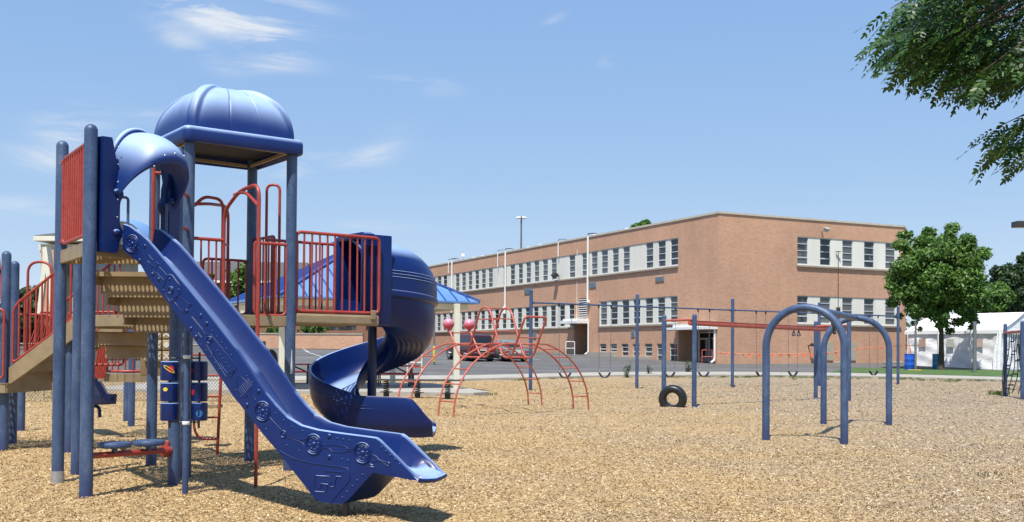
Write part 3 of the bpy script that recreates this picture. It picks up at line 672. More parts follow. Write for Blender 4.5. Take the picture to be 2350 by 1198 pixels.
bm = B(); beam(bm, SD+DL*(e1a-.2)+NL*.5+Vector((0, 0, 3.9)), SD+DL*(e1b+.7)+NL*.5+Vector((0, 0, 3.9)), 1.5, .2); beam(bm, SD+DL*(e1a-.1)+NL*.4+Vector((0, 0, 4.12)), SD+DL*(e1b+.3)+NL*.4+Vector((0, 0, 4.12)), 1.1, .2)
obj('entrance_canopy', bm, M_white, school)
for (X, z0, z1_, h) in [(2187, .75, 3.2, 0), (1272, 1.2, 3.9, 0)]:
    bm = B(); s = sL(z1x(X)); tube(bm, fillet([pt(s, z1_, -.12), pt(s, z0+.15, -.12), pt(s, z0, -.45)], .15), .075, 8); obj('downpipe', bm, M_white, school)
for (X, ya, yb) in [(255, 402, 495), (280, 398, 780), (612, 338, 450), (667, 328, 760), (1050, 262, 375), (1265, 220, 700)]:
    s = sL(z1x(X)); d = (SD+DL*s).y; za = P(z1x(X), 470+ya/3.153, d).z; zc = P(z1x(X), 470+yb/3.153, d).z
    bm = B(); r_ = .09 if yb-ya > 200 else .055
    tube(bm, [pt(s, zc, -.12), pt(s, za-.05, -.12)], r_, 8)
    if X in (1265, 667): box(bm, pt(s-.25 if X == 1265 else s, zc, -.2), .25, .25, .22 if X == 1265 else .7)
    c = obj('conduit_pipe', bm, M_white, school)
    bm = B(); tube(bm, fillet([pt(s, za-.1, -.12), pt(s, za+.12, -.12), pt(s-.5, max(za, ZT)+.15, .35), pt(s-.9, ZT+.05, .55)], .2), r_*.5, 6); obj('pipe_hook', bm, M_dark, c)
# hairline white cable down the wall
bm = B(); s = sL(z1x(1180)); tube(bm, [pt(s, 10.2, -.02), pt(s, 4.2, -.02)], .022, 4); obj('wall_cable', bm, M_white, school)
def flood(sv, z, O, D, N, name_lab, m=M_dark, sz=.35):
    b = B(); c = O+D*sv+N*.45+Vector((0, 0, z)); beam(b, O+D*sv+Vector((0, 0, z-.1))-N*.02, c, .08, .08)
    R_ = Matrix.Rotation(math.atan2(D.y, D.x), 4, 'Z'); R2 = Matrix.Translation(c) @ R_ @ Matrix.Rotation(R(35), 4, 'X')
    box(b, (0, 0, 0), sz*1.3, sz, sz*.8, 0, .03, M=R2); box(b, (0, -.1, sz*.45), sz*1.5, sz*.9, .04, M=R2)
    f = obj('floodlight', b, m, school); b = B(); box(b, (0, -sz*.5, 0), sz*1.05, .03, sz*.6, M=R2); obj('lens', b, M_carglass, f)
dz = lambda X, Y: P(z1x(X), 470+Y/3.153, (SD+DL*sL(z1x(X))).y).z
flood(sL(z1x(1047)), dz(1047, 512), SD, DL, NL, '', M_dark, .4); flood(sL(z1x(240)), dz(240, 605), SD, DL, NL, '', M_dark, .4)
flood(sR(1885), P(1885, 528, (SD+DR*sR(1885)).y).z, SD, DR, NR, '', M_conc, .30); flood(sR(1855), P(1855, 791, (SD+DR*sR(1855)).y).z, SD, DR, NR, '', M_dark, .2)
bm = B(); s = sR(1921); q = SD+DR*s+NR*.12; tube(bm, [q+Vector((0, 0, 4.2)), q+Vector((0, 0, 8.85))], .025, 6); box(bm, q+Vector((0, 0, 4.4)), .25, .2, .8); box(bm, q+Vector((0, 0, 8.88)), .35, .12, .05); obj('wall_antenna', bm, M_dark, school)
for X in (1904, 1957):
    bm = B(); s = sR(X); a = SD+DR*(s-.28)+NR*.03; beam(bm, a+Vector((0, 0, 1.6)), a+DR*.55+Vector((0, 0, 1.6)), .08, 1.35)
    beam(bm, a+DR*.06+NR*.05+Vector((0, 0, 1.6)), a+DR*.09+NR*.05+Vector((0, 0, 1.6)), .03, 1.2); obj('utility_cabinet', bm, simple('pale_cabinet', (.42, .40, .31), .6), school)
# roof clutter
for (X, Y) in [(365, 385), (428, 372), (752, 315), (840, 299), (1455, 186), (1230, 228)]:
    s = sL(z1x(X)); q = SD+DL*s-NL*1.2+Vector((0, 0, ZT-.1)); bm = B(); box(bm, q+Vector((0, 0, .15)), .9, .9, .3, math.atan2(DL.y, DL.x)); sphere(bm, q+Vector((0, 0, .32)), .45, (1, 1, .45)); obj('roof_vent', bm, M_white, school)
bm = B(); q = SD+DL*sL(z1x(297))-NL*.9+Vector((0, 0, ZT)); tube(bm, [q, q+Vector((0, 0, .7))], .05, 6); box(bm, q+Vector((.0, 0, .8)), .35, .35, .3); obj('roof_vent', bm, M_white, school)
# concrete wheel stops by the right-hand wall
for i, (X0, X1) in enumerate([(1898, 1926), (2008, 2052)]):
    a = SD+DR*sR(X0)+NR*.8; b = SD+DR*sR(X1)+NR*.8; bm = B(); beam(bm, a+Vector((0, 0, lot(a.x, a.y)+.07)), b+Vector((0, 0, lot(b.x, b.y)+.07)), .2, .16, .03)
    tag(obj('wheel_stop', bm, M_conc), ['short concrete wheel stop at the brick wall, behind the blue arches', 'longer concrete wheel stop at the brick wall, nearest the tent'][i], 'wheel stop', 'wheel stops along the school wall')
def rail_frame(X0, X1, Ytop, d, mat, label):
    a = P(X0, 830, d); b = P(X1, 830, d); zt = P(X0, Ytop, d).z; bm = B()
    za, zb_ = lot(a.x, a.y), lot(b.x, b.y)
    tube(bm, fillet([(a.x, a.y, za), (a.x, a.y, zt), (b.x, b.y, zt), (b.x, b.y, zb_)], .1), .035, 6); tube(bm, [(a.x, a.y, (za+zt)/2), (b.x, b.y, (za+zt)/2)], .03, 6)
    tag(obj('hand_rail', bm, mat), label, 'railing')
rail_frame(1298.5, 1318.5, 784, 87, M_white, 'white pipe railing beside the school side door')
rail_frame(1611, 1634.5, 803, 72.5, M_redp, 'pinkish red pipe railing in front of the school corner door')
rail_frame(935, 968, 806, 53.2, M_cream, 'cream pipe railing on the path behind the picnic shelter')
# pennants
pn = thing('pennant_string', 'string of small orange pennants stretched along the school wall', 'bunting', (14, 70, 1))
bm = B(); A_ = P(1645, 808, 70); Bq = P(1760, 813, 69); C_ = P(1836, 812, 68.5); D_ = P(1990, 798, 68); E_ = P(2108, 792, 67)
path = [A_, (A_+Bq)/2+Vector((0, 0, -.05)), Bq, C_, (C_+D_)/2+Vector((0, 0, -.1)), D_, E_]; tube(bm, path, .018, 4); obj('string', bm, M_orange, pn)
def along(pts, t):
    L = [(pts[i+1]-pts[i]).length for i in range(len(pts)-1)]; T = sum(L)*t
    for i, l in enumerate(L):
        if T <= l: return pts[i]+(pts[i+1]-pts[i])*(T/l)
        T -= l
    return pts[-1]
for k in range(26):
    t = (k+.5)/26; p = along(path, t); a = random.uniform(-.9, .9); w = .14*(1 if k < 14 else .7); h = .42*random.uniform(.5, 1) if 3 < k < 15 else .2*random.uniform(.4, 1)
    d = Vector((math.cos(a), math.sin(a), 0)); bm = B(); v = [bm.verts.new(q) for q in (p-d*w, p+d*w, p+Vector((random.uniform(-.1, .1), 0, -h)))]; bm.faces.new(v)
    obj('pennant', bm, M_orange, pn)

# ------------------------------------------------------------------ play structure
e1 = Vector((.8, .6, 0)); e2 = Vector((-.6, .8, 0))
T1 = Vector((-3.70, 11.91, 0)); T2 = T1+e1*1.265; T3 = T2+e2*1.2; T4 = T1+e2*1.2
P1 = G(132, 1108); P2 = G(197, 1143); P4 = G(398, 1113)
play = thing('play_structure', 'big blue, red and tan playground climbing structure with domed tower and two slides', 'play structure', (-3.7, 11.9, 0))
def mkpost(p, h, cap=True, r=.0635, sleeve=False):
    bm = B(); post(bm, p.x, p.y, -.1, h, r, cap); o = obj('post', bm, M_post, play, smooth=40)
    if sleeve:
        bm = B(); lathe(bm, [(r+.002, -.1), (r+.0025, .10), (r+.0015, .13)], Vector((p.x, p.y, 0)), 24, capb=False, capt=False); obj('bare_metal_foot', bm, M_metal, o, smooth=40)
    return o
mkpost(P1, 3.70, sleeve=True); mkpost(P2, 3.64); mkpost(P4, 3.62)
for p in (T1, T2, T3, T4): mkpost(p, 3.92, False)
P3 = G(174, 1091); mkpost(P3, 2.42, False, .058)
Q1 = G(157.7, 1039); mkpost(Q1, 1.80, False)
L1 = G(8, 1037); mkpost(L1, 2.80); L2 = G(28, 1022); mkpost(L2, 2.74); L3 = G(48, 992); mkpost(L3, 1.0, False)
R1 = G(301, 979); mkpost(R1, 2.2, False); R2 = G(290, 965); mkpost(R2, 1.0, False)
PB = Vector((-1.9, 14.5, 0)); 

# dome roof over the tower
def dome(parent, c, ax, ay, half, zr, H):
    bm = B(); nth, nr = 360, 26; rings = []
    def sup(th, n=5.2):
        return 1/((abs(math.cos(th))**n+abs(math.sin(th))**n)**(1/n))
    for i in range(nr+1):
        f = i/nr; rho = math.cos(f*PI/2)**.80 if f < 1 else 0; zz = math.sin(f*PI/2)
        ring = []
        for k in range(nth):
            th = 2*PI*k/nth; n_ = 9.0*rho**1.5+2.1*(1-rho**1.5)
            base = sup(th, n_)
            d = math.degrees(th) % 90; dd = abs(d-45); wid = .085/max(rho, .14)
            rib = max(0, 1-(R(dd)/(wid))**5) if R(dd) < wid else 0
            seam = 0
            for s_ in (15, 75):
                if abs(d-s_) < .7: seam = -.010
            off = (.040*rib+.022*abs(math.cos(2*R(d)))**.8*rho)*min(1, (1-f)*9)*min(1, rho/.45)**1.5+seam*min(1, (1-f)*6)*min(1, rho/.5)
            rr = (half-.035)*base*rho+off*(1-rho**6*.8)
            p = c+ax*(rr*math.cos(th))+ay*(rr*math.sin(th)); ring.append(bm.verts.new((p.x, p.y, zr+H*zz+off*.8)))
        rings.append(ring)
    for i in range(nr):
        for k in range(nth): bm.faces.new((rings[i][k], rings[i][(k+1) % nth], rings[i+1][(k+1) % nth], rings[i+1][k]))
    bmesh.ops.remove_doubles(bm, verts=rings[-1], dist=.01)
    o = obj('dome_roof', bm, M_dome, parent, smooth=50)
    # eave rim: rounded square band with dark open underside
    bm = B(); prof = [(-.10, -.02), (0, .035), (.018, .015), (.026, -.02), (.026, -.115), (.012, -.14), (-.02, -.145), (-.045, -.12), (-.05, -.03)]
    loop = []
    for q in range(4):
        for k in range(7):
            a = PI/2*q+PI/2*k/6-0; cx_ = (half-.06)*(1 if q in (0, 3) else -1); cy_ = (half-.06)*(1 if q in (0, 1) else -1)
            loop.append((cx_+.06*math.cos(a), cy_+.06*math.sin(a), math.cos(a), math.sin(a)))
    rg = [[bm.verts.new(tuple(c+ax*(x+nx*pr)+ay*(y+ny*pr)+Vector((0, 0, zr+pz)))) for pr, pz in prof] for x, y, nx, ny in loop]
    n = len(rg); m = len(prof)
    for i in range(n):
        for j in range(m): bm.faces.new((rg[i][j], rg[(i+1) % n][j], rg[(i+1) % n][(j+1) % m], rg[i][(j+1) % m]))
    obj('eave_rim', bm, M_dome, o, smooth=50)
    bm = B()
    for a_, b_ in ((ax, ay), (ay, ax)):
        for s in (-1, 1): beam(bm, c+a_*(half-.12)*s-b_*(half-.16)+Vector((0, 0, zr-.10)), c+a_*(half-.12)*s+b_*(half-.16)+Vector((0, 0, zr-.115)), .03, .035)
    obj('roof_frame', bm, M_tan, o)
    bm = B(); q_ = [c+ax*(sx*(half-.11))+ay*(sy*(half-.11))+Vector((0, 0, zr-.045)) for sx, sy in ((-1, -1), (1, -1), (1, 1), (-1, 1))]; quad(bm, *q_); obj('ceiling', bm, M_liner, o)
    return o
dome(play, (T1+T3)/2, e1, e2, .715, 3.95, .66)

# decks
def deck(poly, z, th, mat=M_tan, perf=True, name='deck'):
    bm = B(); n = len(poly)
    for i in range(n):
        a = Vector(poly[i]); b = Vector(poly[(i+1) % n]); a = V3(a, z-th/2); b = V3(b, z-th/2)
        beam(bm, a, b, .035, th, .006)
    if perf:
        xs = [p[0] for p in poly]; ys = [p[1] for p in poly]
        def ins(c):
            s = 0
            for i in range(n):
                a = poly[i]; b = poly[(i+1) % n]; cr = (b[0]-a[0])*(c.y-a[1])-(b[1]-a[1])*(c.x-a[0]); s += 1 if cr > 0 else -1
            return abs(s) == n
        W = max(xs)-min(xs); Hh = max(ys)-min(ys)
        plate(bm, (min(xs), min(ys), z-.004), (W, 0, 0), (0, Hh, 0), int(W/.047), int(Hh/.052), .01, .34, ins)
    return obj(name, bm, mat, play)
ZD, ZT2 = 2.50, 1.86
deck([P1.xy, P2.xy, P4.xy], ZD, .14)
deck([T1.xy, T2.xy, T3.xy, T4.xy], ZT2, .13)
# bridge deck to the spiral slide
BA = T2+e1*.05; BBv = T2+e1*1.22; W_ = .86
bm = B(); a = BA; b = BBv
beam(bm, V3(a.xy, 1.83), V3(b.xy, 1.83), .06, .14, .03); beam(bm, V3((a+e2*W_).xy, 1.83), V3((b+e2*W_).xy, 1.83), .06, .14, .03)
plate(bm, V3(a.xy, 1.86), e1*1.2, e2*W_, 25, 17, .01, .34)
box(bm, V3((b-e1*.1-e2*.04).xy, 1.90), .07, .03, .12, math.atan2(e1.y, e1.x), .01)
obj('bridge_deck', bm, M_tan, play)
def uv(d): return Vector((d[0], d[1], 0))
def railing(A, Bp, z0, z1, n, rr=.019, rb=.0115, loop=True, mat=M_red, mesh=None, slope=0):
    bm = mesh or B(); A = V3(uv(A)); Bp = V3(uv(Bp)); U = Vector((0, 0, 1)); s = Vector((0, 0, slope))
    pts = [A+U*z0, A+U*z1, Bp+U*z1+s, Bp+U*z0+s]
    if loop: tube(bm, fillet(pts, .07, 5, True), rr, 8, closed=True)
    else: tube(bm, [pts[1], pts[2]], rr, 8); tube(bm, [pts[0], pts[3]], rr, 8)
    for k in range(n):
        t = (k+1)/(n+1); q = A+(Bp-A)*t+s*t; tube(bm, [q+U*z0, q+U*z1], rb, 7, caps=False)
    return bm if mesh else obj('railing', bm, mat, play, smooth=60)
# guard panel between the two left posts, its fixing clamps
d = (P1-P2).normalized(); railing(P2+d*.10, P1-d*.10, 2.57, 3.48, 10, .02, .016)
bm = B()
for p, z in ((P1-d*.075, 3.45), (P2+d*.075, 3.45), (P1-d*.075, 2.6), (P2+d*.075, 2.6)): box(bm, V3(p.xy, z), .05, .05, .05, .6, .01)
obj('railing_clamp', bm, M_red, play)
# railings of the bridge, both sides
railing(BA+e1*.02, BBv, 1.925, 2.89, 10, .021, .0125); railing(T3+e1*.05-e2*.34, T3+e1*1.2-e2*.34, 1.925, 2.86, 12, .019, .0125)
railing(T3+e1*.02+e2*.02, T2+e2*.55+e1*.03, 1.925, 2.88, 7, .018, .0115)
# guard panels either side of the fire pole opening (front of tower)
def vp(px, py, d): return P(px, py, d)
f0 = T1+e1*.06; f1 = T1+e1*.42; f2 = T1+e1*.80; f3 = T2-e1*.06
bm = B(); top = 2.72
tube(bm, [V3(f0.xy, top), V3(f1.xy, top)], .02, 8); tube(bm, [V3(f2.xy, top), V3(f3.xy, top)], .02, 8)
tube(bm, fillet([V3(f2.xy, top), V3(f2.xy, 1.86), V3(f3.xy, 1.86), V3(f3.xy, top)], .08), .018, 8)
for k in range(3): q = f0+(f1-f0)*(k+1)/4; tube(bm, [V3(q.xy, 1.9), V3(q.xy, top)], .0115, 7)
for k in range(2): q = f2+(f3-f2)*(k+1)/3; tube(bm, [V3(q.xy, 1.87), V3(q.xy, top)], .0115, 7)
tube(bm, [V3(f0.xy, 1.9), V3(f1.xy, 1.9)], .018, 8)
obj('railing', bm, M_red, play, smooth=60)
# fire pole: rises from the chips, bends back to the deck
fp = G(587, 1108)
bm = B(); d1 = V3(f1.xy, 0); d2 = V3(f2.xy, 0)
pole = fillet([V3(fp.xy, -.1), V3(fp.xy, 3.27), V3((fp+(d1-fp)*.55).xy, 3.25), V3(d1.xy, 3.06), V3(d1.xy, 1.85)], .17, 8)
tube(bm, pole, .021, 10)
tube(bm, fillet([V3(fp.xy, 3.02), V3((fp*.6+d1*.4).xy, 3.23), V3((fp*.3+d1*.7).xy, 3.22)], .15, 6), .019, 8)
obj('fire_pole', bm, M_red, play, smooth=60)
bm = B()
# tall thin hoop at the back, climbing hoops at the far left of the tower
a = P(611, 550, 13.9); b = P(641, 550, 13.9); zt = P(626, 424, 13.9).z
tube(bm, fillet([(a.x, a.y, 1.9), (a.x, a.y, zt), (b.x, b.y, zt), (b.x, b.y, 1.9)], .13, 8), .019, 8)
obj('hand_hoop', bm, M_red, play, smooth=60)
bm = B()
a = P(446, 480, 12.6); b = P(512, 480, 12.9); zt = P(478, 455, 12.8).z; b2_ = P(524, 480, 13.5)
tube(bm, fillet([(a.x, a.y, zt-.12), (a.x+.1, a.y+.05, zt), (b.x, b.y, zt), (b.x, b.y, 1.9)], .13, 8), .02, 8)
tube(bm, fillet([(a.x, a.y, zt-.10), (a.x+.1, a.y+.25, zt-.06), (b2_.x, b2_.y, zt+.0), (b2_.x, b2_.y, 1.3)], .2, 8), .02, 8)
for z in (2.45, 2.78): tube(bm, [(b.x, b.y, z), (b2_.x, b2_.y, z)], .012, 6)
obj('hand_hoop', bm, M_red, play, smooth=60)
q0 = T4+e1*.06; q1 = T3-e1*.06; m_ = T4+e1*.62
railing(m_, q1, 1.9, 2.60, 4, .018, .012); 
# short red grab rails between post tops seen beside the tunnel panel
bm = B()
for z in (3.16, 2.78): tube(bm, [V3((P4+Vector((.0, .02, 0))).xy, z), V3((T1).xy, z+.03)], .019, 8)
obj('grab_rail', bm, M_red, play, smooth=60); bm = B(); p_ = P(352, 470, 11.55); tube(bm, [V3(p_.xy, 2.5), V3(p_.xy, 3.45)], .021, 8); tube(bm, fillet([V3(p_.xy, 3.4), V3((p_+Vector((.12, .05, 0))).xy, 3.4), V3((p_+Vector((.12, .05, 0))).xy, 2.5)], .05), .019, 8)
obj('grab_rail', bm, M_red, play, smooth=60); bm = B(); p_ = P(372, 560, 14.2); q_ = P(345, 560, 14.0)
tube(bm, fillet([V3(q_.xy, 1.9), V3(q_.xy, 3.0), V3(p_.xy, 3.0), V3(p_.xy, 1.9)], .12), .019, 8)
for k in (1, 2): r_ = q_+(p_-q_)*k/3; tube(bm, [V3(r_.xy, 1.9), V3(r_.xy, 2.98)], .012, 6)
obj('grab_rail', bm, M_red, play, smooth=60)

# steps from the top deck down to the tower deck, perforated treads and risers
sa = Vector((-4.62, 11.42, 0)); su = Vector((.97, -.02, 0)); sv = Vector((.02, .27, 0))
ncol = 20
for k in range(3):
    z = ZD-.215*(k+1); bm = B(); o_ = sa+Vector((.07*k, 0, 0))+sv*k+Vector((0, 0, z))
    plate(bm, o_, su, sv*.78, ncol, 4, .01, .37); quad(bm, o_+sv*.78, o_+su+sv*.78, o_+su+sv, o_+sv); quad(bm, o_+sv*.78-Vector((0, 0, .01)), o_+su+sv*.78-Vector((0, 0, .01)), o_+su+sv-Vector((0, 0, .01)), o_+sv-Vector((0, 0, .01)))
    a = o_+sv+Vector((0, 0, -.11)); beam(bm, a, a+su, .02, .22); a = o_+Vector((0, 0, -.02)); beam(bm, a, a+su, .02, .05)
    beam(bm, o_+Vector((0, 0, -.05)), o_+sv+Vector((0, 0, -.05)), .02, .16); beam(bm, o_+su+Vector((0, 0, -.05)), o_+su+sv+Vector((0, 0, -.05)), .02, .16)
    obj('step', bm, M_tan, play)
# landing and the two lower flights
M0 = Vector((-6.0, 13.75, 0)); 
deck([(-5.38, 13.15), (-4.45, 12.5), (-3.95, 13.3), (-4.7, 14.6), (-5.95, 14.55)], 1.86, .14)
fa = Vector((-6.98, 14.55, 0)); fd = Vector((.27, -.04, 0)); fw = Vector((.12, 1.05, 0))
for k in range(4):
    z = 1.13+.185*k; bm = B(); o_ = fa+fd*k+Vector((.02, 0, z)); plate(bm, o_, fd, fw, 5, 20, .01, .34)
    beam(bm, o_+Vector((0, 0, -.1)), o_+fw+Vector((0, 0, -.1)), .02, .2); obj('step', bm, M_tan, play)
for off, nm in ((Vector((0, 0, 0)), 0), (fw, 1)):
    bm = B(); a = fa+off; b = a+fd*4.15; n = Vector((fd.y, -fd.x, 0)).normalized()*.025
    pl = [(a, .93), (b, 1.70), (b, 1.93), (b-fd*.3, 1.93), (a, 1.17)]
    f_ = [bm.verts.new(V3((p+n).xy, z)) for p, z in pl]; g_ = [bm.verts.new(V3((p-n).xy, z)) for p, z in pl]
    bm.faces.new(f_); bm.faces.new(g_[::-1])
    for i in range(5): bm.faces.new((f_[i], f_[(i+1) % 5], g_[(i+1) % 5], g_[i]))
    obj('stringer', bm, M_tan, play)
    # sloping handrail with bars
    bm = B(); r0 = a+fd*.15; r1 = a+fd*4.1
    top = fillet([V3(r0.xy, 1.23), V3(r0.xy, 2.02), V3(r1.xy, 2.85)], .12)
    tube(bm, top, .020, 8); tube(bm, fillet([V3(r0.xy, 1.6), V3(r0.xy, 1.23), V3(r1.xy, 1.99)], .08), .019, 8)
    for k in range(1, 13): t = k/12.6; q = r0+(r1-r0)*t; tube(bm, [V3(q.xy, 1.27+.74*t), V3(q.xy, 2.06+.79*t)], .0135, 6)
    obj('railing', bm, M_red, play, smooth=60)
for k in range(2):
    z = 1.66-.17*k; o_ = Vector((-5.35, 13.3+.24*k, z)); w = .74-.16*k; bm = B()
    plate(bm, o_, Vector((w, -.05, 0)), Vector((0, .17, 0)), int(w/.047), 3, .01, .36); quad(bm, o_+Vector((0, .17, 0)), o_+Vector((w, .12, 0)), o_+Vector((w, .19, 0)), o_+Vector((0, .24, 0)))
    a = o_+Vector((0, .24, -.085)); beam(bm, a, a+Vector((w, -.05, 0)), .02, .17); obj('step', bm, M_tan, play)
# lower-left deck with its posts' railings
deck([(L1.x-1.3, L1.y-.2), (-6.98, 14.45), (-6.86, 15.6), (L1.x-1.1, 15.9)], .96, .14)
railing(Vector((-8.3, 14.35, 0)), Vector((-7.02, 14.45, 0)), 1.02, 1.98, 9)
railing(Vector((-8.2, 15.9, 0)), Vector((-6.95, 15.75, 0)), 1.02, 1.95, 9)
railing(Vector((-6.75, 15.9, 0)), Vector((-5.9, 15.9, 0)), 1.2, 2.0, 6)
# fan of red bars beyond (a curved climber), hoop above
bm = B(); 
for k in range(9):
    a = P(120-3.2*k, 720, 16.5); b = P(112-8.0*k, 800, 16.5); tube(bm, [V3(a.xy, 2.02), V3(b.xy, 1.1)], .012, 6)
a = P(63, 700, 16.2); b = P(118, 700, 16.2); zt = P(90, 601, 16.2).z; tube(bm, fillet([V3(a.xy, 1.1), V3(a.xy, zt), V3(b.xy, zt), V3(b.xy, 1.1)], .32, 8), .021, 8)
obj('arched_climber', bm, M_red, play, smooth=60)
bm = B(); a = P(-6, 618, 14.7); b = P(7, 618, 14.6); tube(bm, [V3(a.xy, 2.56), V3(b.xy, 2.56)], .035, 8); tube(bm, [V3(a.xy, 2.75), V3(b.xy, 2.1)], .03, 8); obj('cross_bar', bm, M_red, play, smooth=60)
# far deck with tan floor, fan railing, noughts-and-crosses panel
fy = 17.2
A_ = P(228, 860, fy); B_ = P(345, 860, fy-.2)
bm = B(); z = P(285, 866, fy).z
arc = [A_+(B_-A_)*t+Vector((0, -.28*math.sin(PI*t), 0)) for t in np.linspace(0, 1, 9)]
for i in range(8): beam(bm, V3(arc[i].xy, z), V3(arc[i+1].xy, z), .05, .13)
plate(bm, V3((A_+Vector((0, .05, 0))).xy, z+.04), Vector((B_.x-A_.x, -.1, 0)), Vector((0, 1.1, 0)), 20, 20, .01, .34)
obj('deck', bm, M_tan, play)
bm = B(); zb_ = P(270, 851, fy).z; zt = P(270, 742, fy).z
tube(bm, [V3(p.xy, zb_) for p in arc], .022, 8); tube(bm, [V3(p.xy, zt) for p in arc], .022, 8)
for i in range(1, 9):
    p = arc[i]; tube(bm, [V3(p.xy, zb_), V3(p.xy, zt)], .014, 6)
for k in range(7):
    a = P(232+4.5*k, 770, fy-.4); b = P(214+4.0*k, 868, fy-.4); tube(bm, [a, b], .017, 6)
obj('railing', bm, M_red, play, smooth=60)
pd = 15.6
def rectpanel(x0, x1, y0, y1, d, th, mat, nm, par, bev=.02):
    a = P(x0, y1, d); b = P(x1, y0, d); bm = B(); box(bm, ((a.x+b.x)/2, d, (a.z+b.z)/2), b.x-a.x, th, b.z-a.z, 0, bev); return obj(nm, bm, mat, par, smooth=35)
pan = rectpanel(322, 398, 733, 862, pd, .05, M_tanp, 'game_panel', play)
M_mark = simple('white_mark', (.68, .66, .60), .5); M_tileg = simple('tan_tile', (.42, .31, .18), .45)
for i in range(3):
    for j in range(3):
        x0 = 330+i*21.5; y0 = 753+j*26
        a = P(x0+1, y0+24, pd-.05); b = P(x0+20, y0+1, pd-.05); c = (a+b)/2; bm = B(); box(bm, c, b.x-a.x, .06, b.z-a.z, 0, .012)
        s = (b.x-a.x)*.36; fy_ = c.y-.032
        tl = obj('rotating_tile', bm, M_tileg, pan, smooth=35)
        # the X and O marks are inlaid in the tile's face
        bm = bmesh.new(); bm.from_mesh(tl.data); nb = len(bm.faces)
        if (i+j) % 2 == 0 or j == 2: beam(bm, (c.x-s, fy_, c.z-s), (c.x+s, fy_, c.z+s), .008, .02); beam(bm, (c.x-s, fy_-.001, c.z+s), (c.x+s, fy_-.001, c.z-s), .008, .02)
        else: lathe(bm, [(s*.95, -.003), (s*.95, .006)], Vector((c.x, fy_, c.z)), 16, M=Matrix.Rotation(PI/2, 3, 'X'))
        bm.faces.ensure_lookup_table()
        for k in range(nb, len(bm.faces)): bm.faces[k].material_index = 1
        bm.to_mesh(tl.data); bm.free(); tl.data.materials.append(M_mark)
# pale blue tunnel hood behind, catching the sun
bm = B(); c = P(300, 560, 15.6); zb_ = c.z-.35; zt = P(300, 505, 15.6).z
prof = [(math.cos(a), math.sin(a)) for a in np.linspace(0, PI, 15)]
rows = []
for k in range(7):
    y = -.45+.15*k; sh = 1-.10*(y/.45)**2
    rows.append([bm.verts.new((c.x+.02+.44*q[0]*sh, c.y+y, zb_+(zt-zb_)*(q[1]**.8)*sh)) for q in prof])
for i in range(6):
    for k in range(14): bm.faces.new((rows[i][k], rows[i][k+1], rows[i+1][k+1], rows[i+1][k]))
obj('tunnel_hood', bm, simple('pale_blue_plastic', (.20, .36, .66), .35, .1, 3), play, smooth=60)
# small far slide
bm = B(); a = P(200, 885, 17.6); pts = [a+Vector((-.5, .3, .65)), a+Vector((-.15, .1, .25)), P(225, 922, 17.5), P(250, 922, 17.4)]
cs = [(-.26, .14), (-.24, .17), (-.2, .15), (-.18, 0), (.18, 0), (.2, .15), (.24, .17), (.26, .14), (.22, -.06), (-.22, -.06)]
pts = fillet(pts, .2, 5); rows = []
for i, p in enumerate(pts):
    t = (pts[min(i+1, len(pts)-1)]-pts[max(i-1, 0)]).normalized(); s = t.cross(Vector((0, 0, 1))).normalized(); u = s.cross(t)
    rows.append([bm.verts.new(p+s*x*.7+u*z*.75) for x, z in cs])
for i in range(len(rows)-1):
    for k in range(len(cs)): bm.faces.new((rows[i][k], rows[i][(k+1) % len(cs)], rows[i+1][(k+1) % len(cs)], rows[i+1][k]))
bm.faces.new(rows[0]); bm.faces.new(rows[-1][::-1]); tube(bm, fillet([P(212, 930, 17.5), P(228, 934, 17.5), P(229, 958, 17.5)], .1), .03, 6)
obj('small_slide', bm, simple('shaded_navy_plastic', (.006, .012, .055), .4), play, smooth=45)  # base colour darkened to carry the shade this slide sits in
# ladder behind the drum panel
bm = B(); la = G(498, 1040); lb = la+Vector((-.42, -.12, 0))
tube(bm, [V3(la.xy, -.1), V3((la+Vector((.07, 0, 0))).xy, 1.9)], .022, 8); tube(bm, [V3(lb.xy, .5), V3((lb+Vector((.07, 0, 0))).xy, 1.9)], .022, 8)
for k in range(5): z = .5+.29*k; s = Vector((.07*z/1.9, 0, 0)); tube(bm, [V3((la+s).xy, z), V3((lb+s).xy, z)], .015, 6)
tube(bm, fillet([V3(la.xy, .20), V3((la+Vector((-.27, -.05, 0))).xy, .20), V3((la+Vector((-.33, -.05, 0))).xy, .48), V3((la+Vector((-.15, -.05, 0))).xy, .62)], .13, 8), .018, 8)
obj('ladder', bm, M_red, play, smooth=60)
bm = B(); c = P(478, 932, 15.6); box(bm, c, .35, .3, .05); obj('toe_step', bm, M_tan, play)

# ------ straight slide
ed = (P4-P2); ed.z = 0; ed.normalize(); hd = Vector((ed.y, -ed.x, 0))
A0 = P2+ed*.30+hd*.10
def onplane(X, Y):
    r = ray(X, Y); o = Vector((0, 0, EYE)); k = (A0-o).dot(ed)/r.dot(ed); p = o+r*k; return (p-A0).dot(hd), p.z
topo = [(283.5, 512.7), (295, 517), (321, 536), (335, 548), (353.6, 569), (377, 597), (423.7, 653), (470, 710), (507, 758), (540, 800), (580, 860), (607, 900), (632, 930), (657, 956), (690, 975), (727, 985), (760, 990), (789, 994), (840, 1000.5), (861, 1003.5), (870, 1010), (906, 1046), (953, 1094), (959, 1100)]
boto = [(275, 566), (279, 573), (321, 604), (339.5, 636.6), (374.6, 681), (400, 714), (424, 751), (440, 770), (493, 847), (533.5, 907), (567, 949), (604, 997), (640, 1039), (675, 1084), (722, 1144), (732, 1151), (759, 1155), (787, 1156), (800, 1146), (856, 1085), (889, 1091), (940, 1101), (959, 1103)]
tp = np.array([onplane(*p) for p in topo]); bt = np.array([onplane(*p) for p in boto])
tp[0, 0] = bt[0, 0] = 0.02
